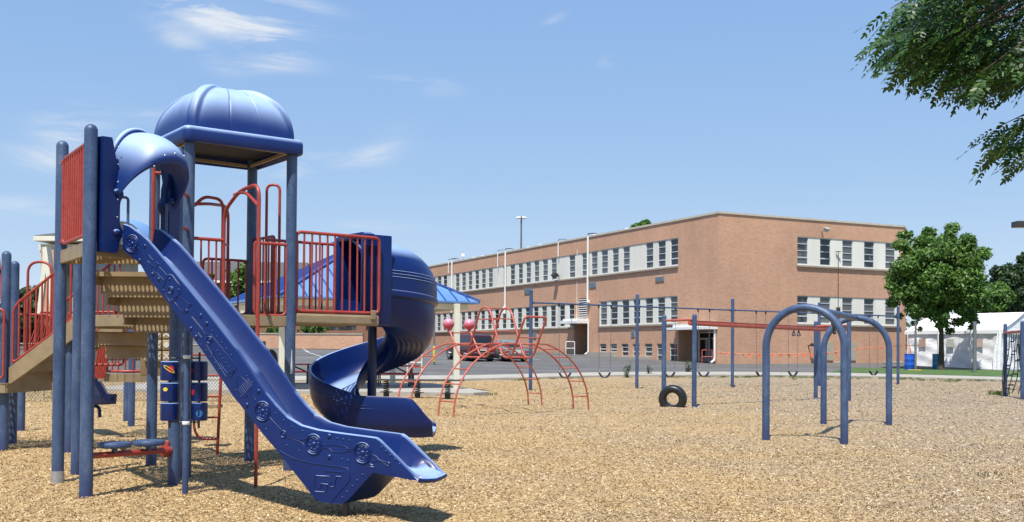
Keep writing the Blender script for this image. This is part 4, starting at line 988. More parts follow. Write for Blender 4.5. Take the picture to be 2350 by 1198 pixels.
t_end = min(tp[-1, 0], bt[-1, 0]); tp[-1, 0] = bt[-1, 0] = t_end
for arr in (tp, bt):
    for i in range(1, len(arr)): arr[i, 0] = max(arr[i, 0], arr[i-1, 0]+1e-4)
ts = sorted(set([round(float(x), 4) for x in list(tp[:, 0])+list(bt[:, 0])+list(np.linspace(0.02, t_end, 50)) if .02 <= x <= t_end]))
ft = lambda t: float(np.interp(t, tp[:, 0], tp[:, 1])); fb = lambda t: float(np.interp(t, bt[:, 0], bt[:, 1]))
SW = .475
def slide_floor(t):
    zt = ft(t); dep = .23 if t > .25 else .30-.28*t
    return min(zt-.015, max(zt-dep, .40-.06*max(0, t-t_end+.25)))
bm = B(); rows = []
for t in ts:
    zt, zb_ = ft(t), fb(t); zf = slide_floor(t); zi = max(zf+.004, zt-.05)
    dz_ = zt-zf; rim = .018
    ring = [(0, zb_), (0, zt-.03), (.006, zt-.010), (.020, zt), (.042, zt-.002), (.058, zt-.016), (.070, max(zf+.02, zt-.055)), (.098, max(zf+.008, zf+.38*dz_)), (.125, zf+.012+.06*dz_), (.165, zf+.002), (SW/2, zf)]
    ring = [(x, max(z, zb_+.001) if i else z) for i, (x, z) in enumerate(ring)]
    full = ring+[(SW-x, z) for x, z in ring[::-1][1:]]
    rows.append([bm.verts.new(V3((A0+hd*t+ed*x).xy, z)) for x, z in full])
n = len(rows[0])
for i in range(len(rows)-1):
    for k in range(n): bm.faces.new((rows[i][k], rows[i][(k+1) % n], rows[i+1][(k+1) % n], rows[i+1][k]))
bm.faces.new(rows[0][::-1]); bm.faces.new(rows[-1])
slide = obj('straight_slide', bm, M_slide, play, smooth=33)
# rolled exit lip
bm = B(); e0 = A0+hd*t_end
tube(bm, [V3((e0+ed*.03).xy, ft(t_end)-.012), V3((e0+ed*.12+hd*.012).xy, ft(t_end)-.022), V3((e0+ed*SW/2+hd*.02).xy, ft(t_end)-.03), V3((e0+ed*(SW-.12)+hd*.012).xy, ft(t_end)-.022), V3((e0+ed*(SW-.03)).xy, ft(t_end)-.012)], .022, 10)
obj('exit_lip', bm, M_slide, slide, smooth=60)
bm = B(); q = A0+hd*onplane(779, 1150)[0]+ed*.10; tube(bm, [V3(q.xy, -.15), V3(q.xy, .35)], .03, 10); obj('foot_post', bm, M_dark, slide, smooth=60)
# moulded relief on the near side wall
bm = B()
def W(t, z, off=0): return V3((A0+hd*t-ed*off).xy, z)
def ring3(X, Y, r, w=.006, n=28):
    t, z = onplane(X, Y); tube(bm, [W(t+r*math.cos(a), z+r*math.sin(a), .001) for a in np.linspace(0, 2*PI, n, endpoint=False)], w, 6, closed=True)
def knob(X, Y, r=.011, dt=0, dz=0, fl=.6):
    t, z = onplane(X, Y); M = Matrix((hd, -ed, Vector((0, 0, 1)))).transposed(); sphere(bm, W(t+dt, z+dz, 0), r, (1, fl, 1), 10, 6, M)
def wheel(X, Y, r=.088):
    ring3(X, Y, r, .008); ring3(X, Y, r*.78, .004); knob(X, Y, .020)
    for k in range(8):
        a = k*PI/4+.2; knob(X, Y, .010, .048*math.cos(a), .048*math.sin(a))
def line(pts, w=.0045, cl=False): tube(bm, [W(*onplane(*p), .001) for p in pts], w, 5, closed=cl)
wheel(303.5, 559.5, .085); wheel(602.7, 944); wheel(720, 1020); wheel(832, 1040)
z3 = lambda x, y: (190+x/4.279, 480+y/4.279); z8 = lambda x, y: (440+x/2.994, 600+y/2.994); zl = lambda x, y: (640+x/4.02, 900+y/4.02)
ring3(*z3(865, 797), .034); ring3(*z3(865, 797), .022, .004); ring3(*z8(122, 540), .032); knob(*z8(122, 540), .014); ring3(*zl(43, 388), .03); knob(*zl(43, 388), .012); ring3(*zl(1012, 665), .016, .004); knob(*zl(1012, 665), .008)
line([z3(*p) for p in [(845, 640), (880, 650), (970, 770), (965, 815), (900, 915), (860, 910), (780, 800), (790, 770)]], cl=True)
for p in [(790, 800), (940, 795), (872, 895), (850, 690), (400, 198), (398, 258)]: knob(*z3(*p), .013 if p[0] > 700 else .007)
for p in [(610, 365), (558, 505), (683, 640), (1020, 1000), (1158, 1045), (1060, 1175), (745, 690)]: knob(*z3(*p), .020)
line([z3(*p) for p in [(505, 425), (545, 430), (560, 400), (545, 375)]]); line([z3(650, 450), z3(690, 500)]); line([z3(750, 565), z3(830, 650)]); line([z3(640, 510), z3(690, 560), z3(670, 600), z3(730, 630), z3(795, 695)]); line([z3(720, 520), z3(750, 540), z3(700, 590)])
line([z3(*p) for p in [(905, 915), (985, 1015), (1075, 930)]]); line([z3(*p) for p in [(900, 880), (930, 850), (1050, 935)]]); line([z3(1075, 1055), z3(1180, 1180)])
line([z8(*p) for p in [(0, 380), (95, 500), (130, 500), (310, 725), (300, 750), (268, 795), (235, 790), (100, 570)]]); line([z8(*p) for p in [(150, 610), (145, 640), (245, 770), (280, 760), (295, 740)]])
for p in [(62, 375), (103, 428), (30, 520), (459, 893), (379, 988)]: knob(*z8(*p), .020)
for p in [(140, 480), (173, 518), (206, 558), (238, 603), (272, 645), (66, 573), (98, 613), (130, 657), (162, 698), (192, 742), (300, 885), (335, 930), (380, 790), (417, 833), (573, 1045), (510, 1155), (630, 1095), (174, 615), (193, 642), (213, 670), (234, 697), (255, 725)]: knob(*z8(*p), .0095)
line([z8(*p) for p in [(45, 490), (70, 525)]], .007)
for k in range(8): line([z8(322+9*k, 855-10*k+18), z8(358+9*k-3, 905-10*k+18)], .006)
line([z8(*p) for p in [(315, 790), (345, 795), (410, 868), (400, 895), (440, 950)]]); line([z8(*p) for p in [(312, 800), (312, 850), (370, 935), (385, 920)]])
line([z8(535, 1070), z8(615, 1155), z8(640, 1160)]); line([zl(0, 320), zl(20, 345)]); line([zl(70, 390), zl(205, 440), zl(240, 435)]); line([zl(75, 410), zl(215, 465), zl(235, 490)])
line([zl(*p) for p in [(405, 475), (430, 490), (470, 490), (490, 482), (615, 500), (635, 520), (690, 520)]]); line([zl(*p) for p in [(410, 525), (430, 512), (468, 520), (490, 545), (600, 560), (635, 540), (690, 545)]])
line([zl(*p) for p in [(860, 575), (905, 595), (920, 620), (1000, 650)]]); line([zl(*p) for p in [(850, 625), (890, 640), (915, 625), (1000, 675)]]); line([zl(*p) for p in [(840, 662), (885, 680), (890, 695), (845, 685)]], .006, True)
for p in [(465, 408), (465, 600)]: knob(*zl(*p), .021)
for p in [(43, 262), (125, 320), (217, 360), (75, 492), (185, 543), (540, 430), (595, 437), (650, 448), (583, 622), (635, 633), (946, 510), (988, 548), (1028, 585), (1070, 625), (1111, 665), (770, 763), (723, 815), (677, 868), (630, 920), (584, 973)]: knob(*zl(*p), .0095)
line([zl(*p) for p in [(10, 540), (130, 610), (300, 655), (560, 690), (630, 700), (655, 740), (650, 820), (485, 1010)]], .0055)
line([zl(*p) for p in [(475, 818), (475, 790), (462, 778), (345, 772), (333, 785), (328, 905), (340, 918), (425, 922), (440, 908), (455, 850), (393, 845), (388, 880), (368, 888)]], .0055)
line([zl(*p) for p in [(440, 725), (598, 740)]], .0055); line([zl(*p) for p in [(440, 728), (436, 765), (478, 775)]], .0055); line([zl(*p) for p in [(575, 782), (530, 778), (512, 875), (470, 872), (478, 825)]], .0055)
obj('moulded_relief', bm, M_relief, slide, smooth=60)

# ------ slide entrance hood with its side panels and grab handles
def E(s, f, z): return V3((P2+ed*s+hd*f).xy, z)
bm = B()
s0, s1 = .22, 1.03; sm = (s0+s1)/2; hw = (s1-s0)/2; na, nb_ = 30, 12
rows = []
for i in range(na+1):
    a = PI*i/na; sx = sm-hw*math.cos(a); s_ = math.sin(a)
    back = (sx, -.02, 2.95+.72*s_**.85); lip = (sm-hw*.97*math.cos(a), .10+.40*s_**.8, 2.93+.42*s_**.75)
    row = []
    for j in range(nb_+1):
        b = j/nb_*PI/2; f_ = back[1]+(lip[1]-back[1])*math.sin(b); z = lip[2]+(back[2]-lip[2])*math.cos(b)**1.0
        row.append((back[0]+(lip[0]-back[0])*math.sin(b), f_, z))
    rows.append(row)
outer = [[bm.verts.new(E(*p)) for p in r] for r in rows]
inner = [[bm.verts.new(E(sm+(p[0]-sm)*.93, p[1]-.02, p[2]-.035*math.sin(PI*i/na)-.0)) for p in r] for i, r in enumerate(rows)]
for i in range(na):
    for j in range(nb_):
        bm.faces.new((outer[i][j], outer[i][j+1], outer[i+1][j+1], outer[i+1][j])); bm.faces.new((inner[i][j], inner[i+1][j], inner[i+1][j+1], inner[i][j+1]))
    bm.faces.new((outer[i][nb_], inner[i][nb_], inner[i+1][nb_], outer[i+1][nb_])); bm.faces.new((outer[i][0], outer[i+1][0], inner[i+1][0], inner[i][0]))
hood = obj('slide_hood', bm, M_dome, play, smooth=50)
# raised back rib of the hood
bm = B(); tube(bm, [E(sm-hw*.98*math.cos(a), -.03, 2.96+.73*math.sin(a)**.85) for a in np.linspace(.1, PI-.1, 24)], .035, 8); obj('hood_rim', bm, M_dome, hood, smooth=60)
for (sa_, sb_, flip) in ((.075, .30, 1), (.90, 1.09, -1)):
    bm = B(); m = Matrix((ed, hd, Vector((0, 0, 1)))).transposed().to_4x4(); c = E((sa_+sb_)/2, .055, 3.0); m.translation = c
    zlo, zhi = 2.40, 3.53
    # wavy inner edge: hand-hold bumps
    edge = []
    for z in np.linspace(zlo, zhi, 40):
        w = 0
        for zc in (2.99 if flip > 0 else 2.95, 2.60): w += .045*math.exp(-((z-zc)/.055)**2)
        if z > 3.12: w -= (z-3.12)*.26
        if z < 2.5: w -= (2.5-z)*.25
        edge.append((z, (sb_ if flip > 0 else sa_)+flip*(w-.01)))
    fr = []; bk = []
    for z, s in edge:
        so = sa_ if flip > 0 else sb_; pts = [(so, .0), (so, .085), (s-flip*.02, .11), (s, .09), (s, .0)]
        fr.append([bm.verts.new(E(q[0], q[1], z)) for q in pts])
    for i in range(len(fr)-1):
        for k in range(5): bm.faces.new((fr[i][k], fr[i][(k+1) % 5], fr[i+1][(k+1) % 5], fr[i+1][k]))
    bm.faces.new(fr[0]); bm.faces.new(fr[-1][::-1])
    for zc in (3.0, 2.60): sphere(bm, E((sb_-.06 if flip > 0 else sa_+.06), .09, zc), .05, (1, 1, .7), 12, 8)
    sp_ = obj('side_panel', bm, M_slide, hood, smooth=45)
    bm = B(); s = (sb_+.0 if flip > 0 else sa_)
    tube(bm, fillet([E(s, .08, 2.96), E(s+flip*.045, .14, 2.96), E(s+flip*.045, .14, 2.58), E(s, .08, 2.58)], .05, 6), .014, 10); obj('grab_handle', bm, M_post, hood, smooth=60)
bm = B()
for z in np.linspace(2.75, 3.45, 5): sphere(bm, E(.235, .115, z), .008)
for s, z in ((.40, 3.17), (.50, 3.29), (.62, 3.33), (.76, 3.33)):
    sphere(bm, E(s, .10+.40*math.sin(math.acos(max(-1, min(1, (sm-s)/hw))))**.8-.015, z+.09), .011)
obj('bolts', bm, M_chrome, hood, smooth=60)

# ------ spiral slide
RS = .50; SC = Vector((-1.93, 14.45, 0)); th0 = math.atan2(-e2.y, -e2.x)
path = []
for k in range(9):
    t = k/8; p = SC-e2*RS-e1*(.62*(1-t)); path.append((p, -e2, 1.90-.05*t))
NSP = 90; tot = R(322)
for k in range(1, NSP+1):
    a = th0+tot*k/NSP; out = Vector((math.cos(a), math.sin(a), 0)); f = k/NSP
    path.append((SC+out*RS, out, 1.85-1.43*f**.96))
pe, oe, ze = path[-1]; te = Vector((-oe.y, oe.x, 0))
for k in range(1, 12):
    f = k/11; path.append((pe+te*(.92*f)+oe*(.03*f), oe, ze-.02*f))
prof_in = [(-.315, .20), (-.300, .235), (-.285, .20), (-.275, .08), (-.22, .0), (-.1, -.03), (.05, -.035), (.18, -.005), (.265, .07), (.295, .20), (.31, .40), (.325, .435), (.348, .44), (.362, .415), (.352, .25), (.335, .10), (.30, .0), (.25, -.06)]
und = [(.22-.0733*k/1.0*.5, -.085+(.022 if k % 2 else -.006)) for k in range(12)]
prof = prof_in+und+[(-.26, -.06), (-.31, .03), (-.325, .12)]
bm = B(); rows = []
for i, (p, o_, z) in enumerate(path):
    e = max(0, i-(len(path)-12))/11; ent = max(0, 1-i/8)
    row = []
    for (r, h) in prof:
        hh = h
        if h > .1: hh = h*(1-.0*ent)
        if e > .70 and h > .02: hh = h*(1-2.2*(e-.70))
        row.append(bm.verts.new(V3((p+o_*r*(1+.06*e-.9*max(0, e-.8))).xy, z+hh*(1-.8*max(0, e-.8)))))
    rows.append(row)
n = len(prof)
for i in range(len(rows)-1):
    for k in range(n): bm.faces.new((rows[i][k], rows[i][(k+1) % n], rows[i+1][(k+1) % n], rows[i+1][k]))
bm.faces.new(rows[0][::-1]); bm.faces.new(rows[-1])
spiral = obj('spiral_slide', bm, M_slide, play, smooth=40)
# moulded lines on the outside wall
bm = B()
for q, h in enumerate((.27, .31)):
    i0, i1 = 70, len(path)-6-q*2
    pts = [V3((path[i][0]+path[i][1]*(.354+.01*(h-.25))).xy, path[i][2]+h) for i in range(i0, i1)]
    last = path[i1]; pts += [V3((path[i1+2][0]+path[i1+2][1]*.35).xy, path[i1+2][2]+h-.10), V3((path[i1+3][0]+path[i1+3][1]*.33).xy, path[i1+3][2]+.02)]
    tube(bm, pts, .006, 5)
obj('moulded_line', bm, M_slide, spiral, smooth=60)
bm = B(); tube(bm, [V3(SC.xy, -.1), V3(SC.xy, 2.9)], .062, 16); obj('centre_pole', bm, simple('dark_blue_paint', (.012, .022, .09), .45), spiral, smooth=60)
bm = B(); q = path[-6][0]; tube(bm, [V3(q.xy, -.1), V3(q.xy, path[-6][2]-.05)], .03, 8); obj('exit_support', bm, M_dark, spiral, smooth=60)
# hood over the top turn
bm = B(); rows = []; nh = 40
for i in range(0, nh):
    p, o_, z = path[i]; drop = 0; f = i/(nh-1); zlo = 2.20-.14*min(1, i/30)
    row = [(.385, zlo-.012), (.402, zlo), (.402, zlo+.06), (.388, zlo+.075), (.388, 2.53)]
    zw = 2.53-.27*min(1, f*2); row[-1] = (.388, zw)
    for k in range(1, 9):
        a = k/8*PI/2; row.append((-.35+.738*math.cos(a), zw+(2.97-.10*f-zw)*math.sin(a)))
    rows.append([bm.verts.new(V3((p+o_*r).xy, h)) for r, h in row])
    rows[-1] += [bm.verts.new(V3((p+o_*(r-.03)).xy, h-.02)) for r, h in row[::-1]]
n = len(rows[0])
for i in range(len(rows)-1):
    for k in range(n): bm.faces.new((rows[i][k], rows[i][(k+1) % n], rows[i+1][(k+1) % n], rows[i+1][k]))
bm.faces.new(rows[0][::-1]); bm.faces.new(rows[-1])
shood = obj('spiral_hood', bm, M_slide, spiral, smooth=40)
bm = B()
for z in (2.42, 2.46, 2.50):
    tube(bm, [V3((path[i][0]+path[i][1]*.389).xy, z-.004*max(0, i-5)) for i in range(3, nh-4)], .0035, 5)
obj('moulded_line', bm, M_dome, shood, smooth=60)
# flat entry panels framing the mouth
p0 = path[0][0]
bm = B()
for s, wd in ((-.36, .10), (.36, .12)):
    c = p0-e2*s+e1*.06; box(bm, V3(c.xy, 2.38), .16, wd, 1.16, math.atan2(e1.y, e1.x), .03)
c = p0+e1*.06; box(bm, V3(c.xy, 2.93), .16, .72, .10, math.atan2(e1.y, e1.x), .03)
c = path[1][0]+path[1][1]*.395+e1*.11; box(bm, V3(c.xy, 2.36), .40, .05, 1.17, math.atan2(e1.y, e1.x), .02)
obj('entry_frame', bm, M_slide, spiral, smooth=40)
bm = B(); c = path[4][0]-path[4][1]*.34; box(bm, V3(c.xy, 2.4), .62, .05, 1.1, math.atan2(e1.y, e1.x), .02); obj('entry_wall', bm, M_slide, spiral, smooth=40)
# ------ spinning drum panel
dp = G(424.8, 1137); bm = B(); post(bm, dp.x, dp.y, -.1, 1.75, .030, False, 16); obj('drum_pole', bm, M_post, play, smooth=40)
bm = B()
for Y in (819, 971):
    q = P(427, Y, dp.y); lathe(bm, [(.034, -.018), (.038, -.012), (.038, .012), (.034, .018)], Vector((dp.x, dp.y, q.z)), 16)
obj('clamp', bm, M_white, play, smooth=40)
M_dred = simple('red_decal', (.50, .02, .03), .4); M_dyel = simple('yellow_decal', (.75, .60, .08), .4); M_dteal = simple('teal_decal', (.02, .16, .38), .4); M_ddk = simple('dark_decal', (.008, .014, .06), .4)
bm = B()
for cx in (390, 457):
    for dx in (0,):
        q = P(cx, 900, dp.y+.10); tube(bm, [(q.x, q.y, .66), (q.x, q.y, 1.42)], .012, 6)
za, zb_ = P(420, 822, dp.y).z, P(420, 970, dp.y).z
for z in (za, zb_):
    a = P(390, 900, dp.y+.10); b = P(457, 900, dp.y+.10); tube(bm, [(a.x, a.y, z), (b.x, b.y, z)], .008, 6)
obj('drum_rod', bm, M_dark, play, smooth=60)
for ci, cx in enumerate((390, 457)):
    for r_, (ya, yb) in enumerate(((829, 873), (878, 921), (924, 965))):
        q = P(cx, (ya+yb)/2, dp.y+.10); h = P(cx, ya, q.y).z-P(cx, yb, q.y).z; rr = .094 if ci == 0 else .083
        bm = B(); lathe(bm, [(rr*.9, -h/2), (rr*.98, -h/2+.006), (rr, -h/2+.02), (rr, h/2-.02), (rr*.98, h/2-.006), (rr*.9, h/2)], q, 28)
        dr = obj('drum', bm, M_slide, play, smooth=40)
        bm = B(); ang0 = -PI/2
        def disc(a_deg, z, rx, rz, tilt=0, off=.002, n=18):
            vs = []
            for k in range(n):
                u = rx*math.cos(2*PI*k/n); w = rz*math.sin(2*PI*k/n); c_, s_ = math.cos(tilt), math.sin(tilt); u, w = u*c_-w*s_, u*s_+w*c_
                a = R(a_deg)+u/rr; vs.append(bm.verts.new((q.x+(rr+off)*math.cos(a), q.y+(rr+off)*math.sin(a), q.z+z+w)))
            bm.faces.new(vs)
        def ringd(a_deg, z, rx, rz, tilt, w=.0035):
            pts = []
            for k in range(26):
                u = rx*math.cos(2*PI*k/26); ww = rz*math.sin(2*PI*k/26); c_, s_ = math.cos(tilt), math.sin(tilt); u, ww = u*c_-ww*s_, u*s_+ww*c_
                a = R(a_deg)+u/rr; pts.append((q.x+(rr+.003)*math.cos(a), q.y+(rr+.003)*math.sin(a), q.z+z+ww))
            tube(bm, pts, w, 5, closed=True)
        mt = M_dred
        if (ci, r_) == (0, 0): disc(-68, .02, .034, .036)
        elif (ci, r_) == (0, 1): disc(-100, .03, .024, .020); mt = M_dyel
        elif (ci, r_) == (0, 2): disc(-80, -.02, .014, .014); mt = M_ddk
        elif (ci, r_) == (1, 0): disc(-128, .0, .014, .026)
        elif (ci, r_) == (1, 1): disc(-120, .0, .020, .030)
        else: disc(-72, -.015, .034, .034); mt = M_dteal
        obj('planet_decal', bm, mt, dr)
        if (ci, r_) == (0, 0): bm = B(); ringd(-78, .018, .062, .014, -.6); obj('planet_ring', bm, M_dyel, dr)
        bm = B(); w = .003
        for k in range(4):
            a0 = -130+k*9 if r_ != 1 else -120+k*26; z0_ = .05-.03*k if r_ != 1 else 0
            a = R(a0); 
            if r_ == 1 or (ci, r_) == (1, 2):
                a = R(-128+k*22); b = R(-112+k*22); tube(bm, [(q.x+rr*math.cos(a), q.y+rr*math.sin(a), q.z-.05), (q.x+rr*math.cos(b), q.y+rr*math.sin(b), q.z+.05)], w, 4)
            else:
                a = R(-128); b = R(-112); zz = q.z+.05-.033*k; tube(bm, [(q.x+(rr+.001)*math.cos(x), q.y+(rr+.001)*math.sin(x), zz) for x in np.linspace(a, b, 5)], w, 4)
        obj('engraved_line', bm, M_ddk, dr)
# ------ balance pods on a red tube between the posts
a = P(215, 1048, P2.y+.02); b = V3(P4.xy, .375); bm = B(); a = V3(P2.xy, .405); tube(bm, [a, b], .030, 12)
box(bm, b+Vector((-.075, -.06, .015)), .04, .10, .17, math.atan2((b-a).y, (b-a).x), .01)
tube(bm, [b+(a-b).normalized()*.06, b+(a-b).normalized()*.13], .042, 12)
obj('pod_beam', bm, M_red, play, smooth=50)
for X, Y in ((262, 1027), (341, 1019)):
    k = ray(X, 1040); t = (a.y*0); s = None
    # point of the beam below this column
    best = min((abs(PX(a+(b-a)*q)[0]-X), q) for q in np.linspace(.02, .98, 97))[1]; c = a+(b-a)*best
    bm = B(); lathe(bm, [(.12, .062), (.155, .068), (.163, .080), (.163, .105), (.155, .118), (.12, .122)], Vector((c.x, c.y-.0, c.z)), 32); tube(bm, [c, c+Vector((0, 0, .07))], .03, 10)
    obj('balance_pod', bm, M_post, play, smooth=40)
# a peeling sticker on the tower's right post
bm = B(); q0 = P(669, 800, T2.y); 
for (z0_, z1_, da, w) in ((1.16, 1.33, -62, .014), (1.33, 1.45, -60, .007)):
    vs = [];
    for aa, zz in ((-w, z0_), (w, z0_), (w*.8, z1_), (-w*.3, z1_)):
        a = R(da)+aa/.064; vs.append(bm.verts.new((T2.x+.0655*math.cos(a), T2.y+.0655*math.sin(a), zz)))
    bm.faces.new(vs)
obj('peeling_sticker', bm, M_mark, play)

# ------------------------------------------------------------------ swing set
sw0 = G(1218, 897); sw4 = Vector((18.55, 49.6, 0)); dS = (sw4-sw0).normalized()
swing_set = thing('swing_set', 'long blue swing frame with five tall posts and a level top bar', 'swing set', tuple(sw0))
def onswing(X):
    k = ray(X, 800).x/ray(X, 800).y; t = (k*sw0.y-sw0.x)/(dS.x-k*dS.y); return sw0+dS*t
posts_ = [onswing(X) for X in (1218, 1462, 1681, 1880, 2061)]
for i, p in enumerate(posts_):
    z = pg(p.x, p.y); bm = B(); post(bm, p.x, p.y, z-.1, z+3.72, .066); o = obj('post', bm, M_post, swing_set, smooth=40)
    bm = B()
    for s in (-1, 1):
        if 0 <= i+s <= 4: tube(bm, [V3((p+dS*s*.06).xy, z+3.22), V3((p+dS*s*.16).xy, z+3.22)], .045, 12)
    obj('beam_collar', bm, M_post, o, smooth=50)
    if i == 4: top4 = z
for i in range(4):
    a, b = posts_[i], posts_[i+1]; bm = B(); tube(bm, [V3(a.xy, pg(*a.xy)+3.22), V3(b.xy, pg(*b.xy)+3.22)], .031, 12); obj('top_bar', bm, M_post, swing_set, smooth=50)
swl = ['first belt swing, hanging left behind the red climber\'s right legs', 'second belt swing, hanging free between the climber and the second swing post', 'third belt swing, half hidden behind the track post with the tyre', 'fourth belt swing, just right of the front track post', 'fifth belt swing, its right half hidden by the front blue arch', 'sixth belt swing, framed by the front blue arch opening', 'seventh belt swing, mostly hidden by the front arch\'s right leg', 'eighth belt swing, rightmost, seen inside the rear blue arch']
def make_swing():
    t = thing('belt_swing', swl[0], 'swing', (0, 0, 0), 'belt swings on the long blue frame'); z0 = .44; h = 3.19
    # local x runs along the top bar
    bm = B(); n = 15; rows = []
    for i in range(n):
        u = -.26+.52*i/(n-1); z = z0+.20*(abs(u)/.26)**2.1; wy = .075*(1-.25*(abs(u)/.26)**4)
        rows.append([bm.verts.new((u, y, z+dz_)) for y, dz_ in ((-wy, 0), (wy, 0), (wy, .014), (-wy, .014))])
    for i in range(n-1):
        for k in range(4): bm.faces.new((rows[i][k], rows[i][(k+1) % 4], rows[i+1][(k+1) % 4], rows[i+1][k]))
    bm.faces.new(rows[0][::-1]); bm.faces.new(rows[-1]); obj('seat', bm, M_black, t, smooth=60)
    for s in (-1, 1):
        bm = B(); a = Vector((s*.265, 0, z0+.205)); b = Vector((s*.30, 0, h-.10)); tube(bm, [a+Vector((0, .06, 0)), a+Vector((0, 0, .10)), a+Vector((0, -.06, 0))], .008, 5, caps=False)
        L = (b-a).length; m = 44
        for k in range(m):
            p = a+Vector((0, 0, .10))+(b-a)*(k/m*.96); q = p+(b-a)*(1.18/m*.96); w = .009
            d = Vector((w, 0, 0)) if k % 2 else Vector((0, w, 0)); tube(bm, [p+d, q+d], .0055, 3, caps=False); tube(bm, [p-d, q-d], .0055, 3, caps=False)
        obj('chain', bm, M_chain, t)
        bm = B(); lathe(bm, [(.016, -.10), (.03, -.08), (.03, -.02), (.045, .0), (.045, .05)], Vector((s*.30, 0, h)), 10); obj('hanger', bm, M_dark, t, smooth=50)
    return t
sp = make_swing()
for i, X in enumerate((1297, 1388, 1537, 1615, 1746, 1820, 1938, 2005)):
    p = onswing(X); sc_ = 1.0; m = Matrix.Translation((p.x, p.y, pg(p.x, p.y))) @ Matrix.Rotation(math.atan2(dS.y, dS.x)+random.uniform(-.06, .06), 4, 'Z')
    if i == 0: sp.matrix_basis = m
    else: dup(sp, m, swl[i])

# ------------------------------------------------------------------ tyre
ty = G(1544, 934); bm = B(); RO, RI, HW = .375, .165, .17
cs = []
for k in range(28):
    a = 2*PI*k/28; ca, sa_ = math.cos(a), math.sin(a); cs.append(((RO+RI)/2+(RO-RI)/2*math.copysign(abs(ca)**.72, ca), HW*math.copysign(abs(sa_)**.8, sa_)))
Mt = Matrix.Translation((ty.x, ty.y, .215)) @ Matrix.Rotation(R(-72+90-38), 4, 'Z') @ Matrix.Rotation(R(4), 4, 'X')
rg = []
for i in range(72):
    th = 2*PI*i/72; rg.append([bm.verts.new(Mt @ Vector((r*math.cos(th), y, r*math.sin(th)))) for r, y in cs])
for i in range(72):
    for k in range(28): bm.faces.new((rg[i][k], rg[(i+1) % 72][k], rg[(i+1) % 72][(k+1) % 28], rg[i][(k+1) % 28]))
tag(obj('tyre', bm, M_black, smooth=70), 'black rubber tyre standing half buried beside the track ride post', 'tyre')

# ------------------------------------------------------------------ track ride
tr = thing('track_ride', 'red overhead track between two pairs of blue posts with hanging handles', 'track ride', tuple(G(1593, 935)))
tA, tB, tC, tD = Vector((4.13, 28.4, 0)), G(1593, 935.5), G(1872, 915.5), G(1948, 920.5)
for p, h in ((tA, 2.47), (tB, 2.47), (tC, 2.48), (tD, 2.48)):
    bm = B(); post(bm, p.x, p.y, -.1, h, .0635); o = obj('post', bm, M_post, tr, smooth=40)
    if p in (tB, tC): bm = B(); lathe(bm, [(.066, -.1), (.066, .03)], V3(p.xy), 20, capb=False, capt=False); obj('bare_metal_foot', bm, M_metal, o, smooth=40)
bm = B(); tube(bm, [V3(tA.xy, 2.31), V3(tB.xy, 2.31)], .031, 10); obj('cross_bar', bm, M_redp, tr, smooth=60)
bm = B(); tube(bm, [V3(tC.xy, 2.31), V3(tD.xy, 2.31)], .031, 10); obj('cross_bar', bm, M_redp, tr, smooth=60)
ta = tA+(tB-tA)*.86; tb_ = tC+(tD-tC)*.22; tdv = (tb_-ta).normalized(); a = V3((ta-tdv*.02).xy, 2.235); b = V3((tb_+tdv*.15).xy, 2.215)
bm = B(); beam(bm, a, b, .13, .10, .012); beam(bm, a+Vector((0, 0, -.06)), b+Vector((0, 0, -.06)), .05, .03); beam(bm, a+Vector((0, 0, .057)), b+Vector((0, 0, .057)), .14, .014); obj('track', bm, M_redp, tr, smooth=35)
tcen = None
best = min((abs(PX(a+(b-a)*q)[0]-1827), q) for q in np.linspace(0, 1, 201))[1]; hc = a+(b-a)*best
bm = B()
for s in (-1, 1):
    c = hc+Vector((tdv.x, tdv.y, 0))*(s*.155)+Vector((0, 0, -.09)); d = tdv*.10
    tube(bm, fillet([c+Vector((0, 0, .0)), c-d+Vector((0, 0, -.15)), c+d+Vector((0, 0, -.15))], .02, 3, True), .016, 8, closed=True)
    tube(bm, [c+Vector((0, 0, .05)), c], .02, 8)
obj('trolley_handles', bm, M_post, tr, smooth=60)

# ------------------------------------------------------------------ blue arch frame (tyre swing frame)
af = thing('arch_swing_frame', 'blue tubular frame of two arches joined by a top beam', 'swing frame', tuple(G(1757, 1009)))
FA, FB = G(1757.5, 1010), G(1937.5, 1019); RA, RB = G(1890, 972), G(2040, 975)
def arch(A, Bp, h):
    w = (Bp-A).length/2; c = (A+Bp)/2; d = (Bp-A).normalized(); r = .0625; H = h-r
    pts = [V3(A.xy, -.1), V3(A.xy, .3)]+[V3((c-d*w*math.cos(t)).xy, (H-w*1.02)+w*1.02*math.sin(t)) for t in np.linspace(0, PI, 34)]+[V3(Bp.xy, .3), V3(Bp.xy, -.1)]
    bm = B(); tube(bm, pts, r, 20, caps=False); return obj('arch', bm, M_post, af, smooth=60), V3(c.xy, H)
ar1, c1_ = arch(FA, FB, 2.27); ar2, c2_ = arch(RA, RB, 2.25)
bm = B(); tube(bm, [c1_, c2_], .060, 18); d = (c2_-c1_).normalized()
for q in (c1_+d*.16, c2_-d*.30): tube(bm, [q, q+d*.10], .066, 18)
obj('top_beam', bm, M_post, af, smooth=60)
q = c1_+(c2_-c1_)*.50; bm = B(); tube(bm, [q, q+Vector((0, 0, -.14))], .03, 10); box(bm, q+Vector((0, 0, -.16)), .07, .07, .12, .4, .012); tube(bm, [q+Vector((0, 0, -.2)), q+Vector((.02, 0, -.34))], .028, 8); sphere(bm, q+Vector((.02, 0, -.36)), .034); obj('swivel', bm, M_dark, af, smooth=50)

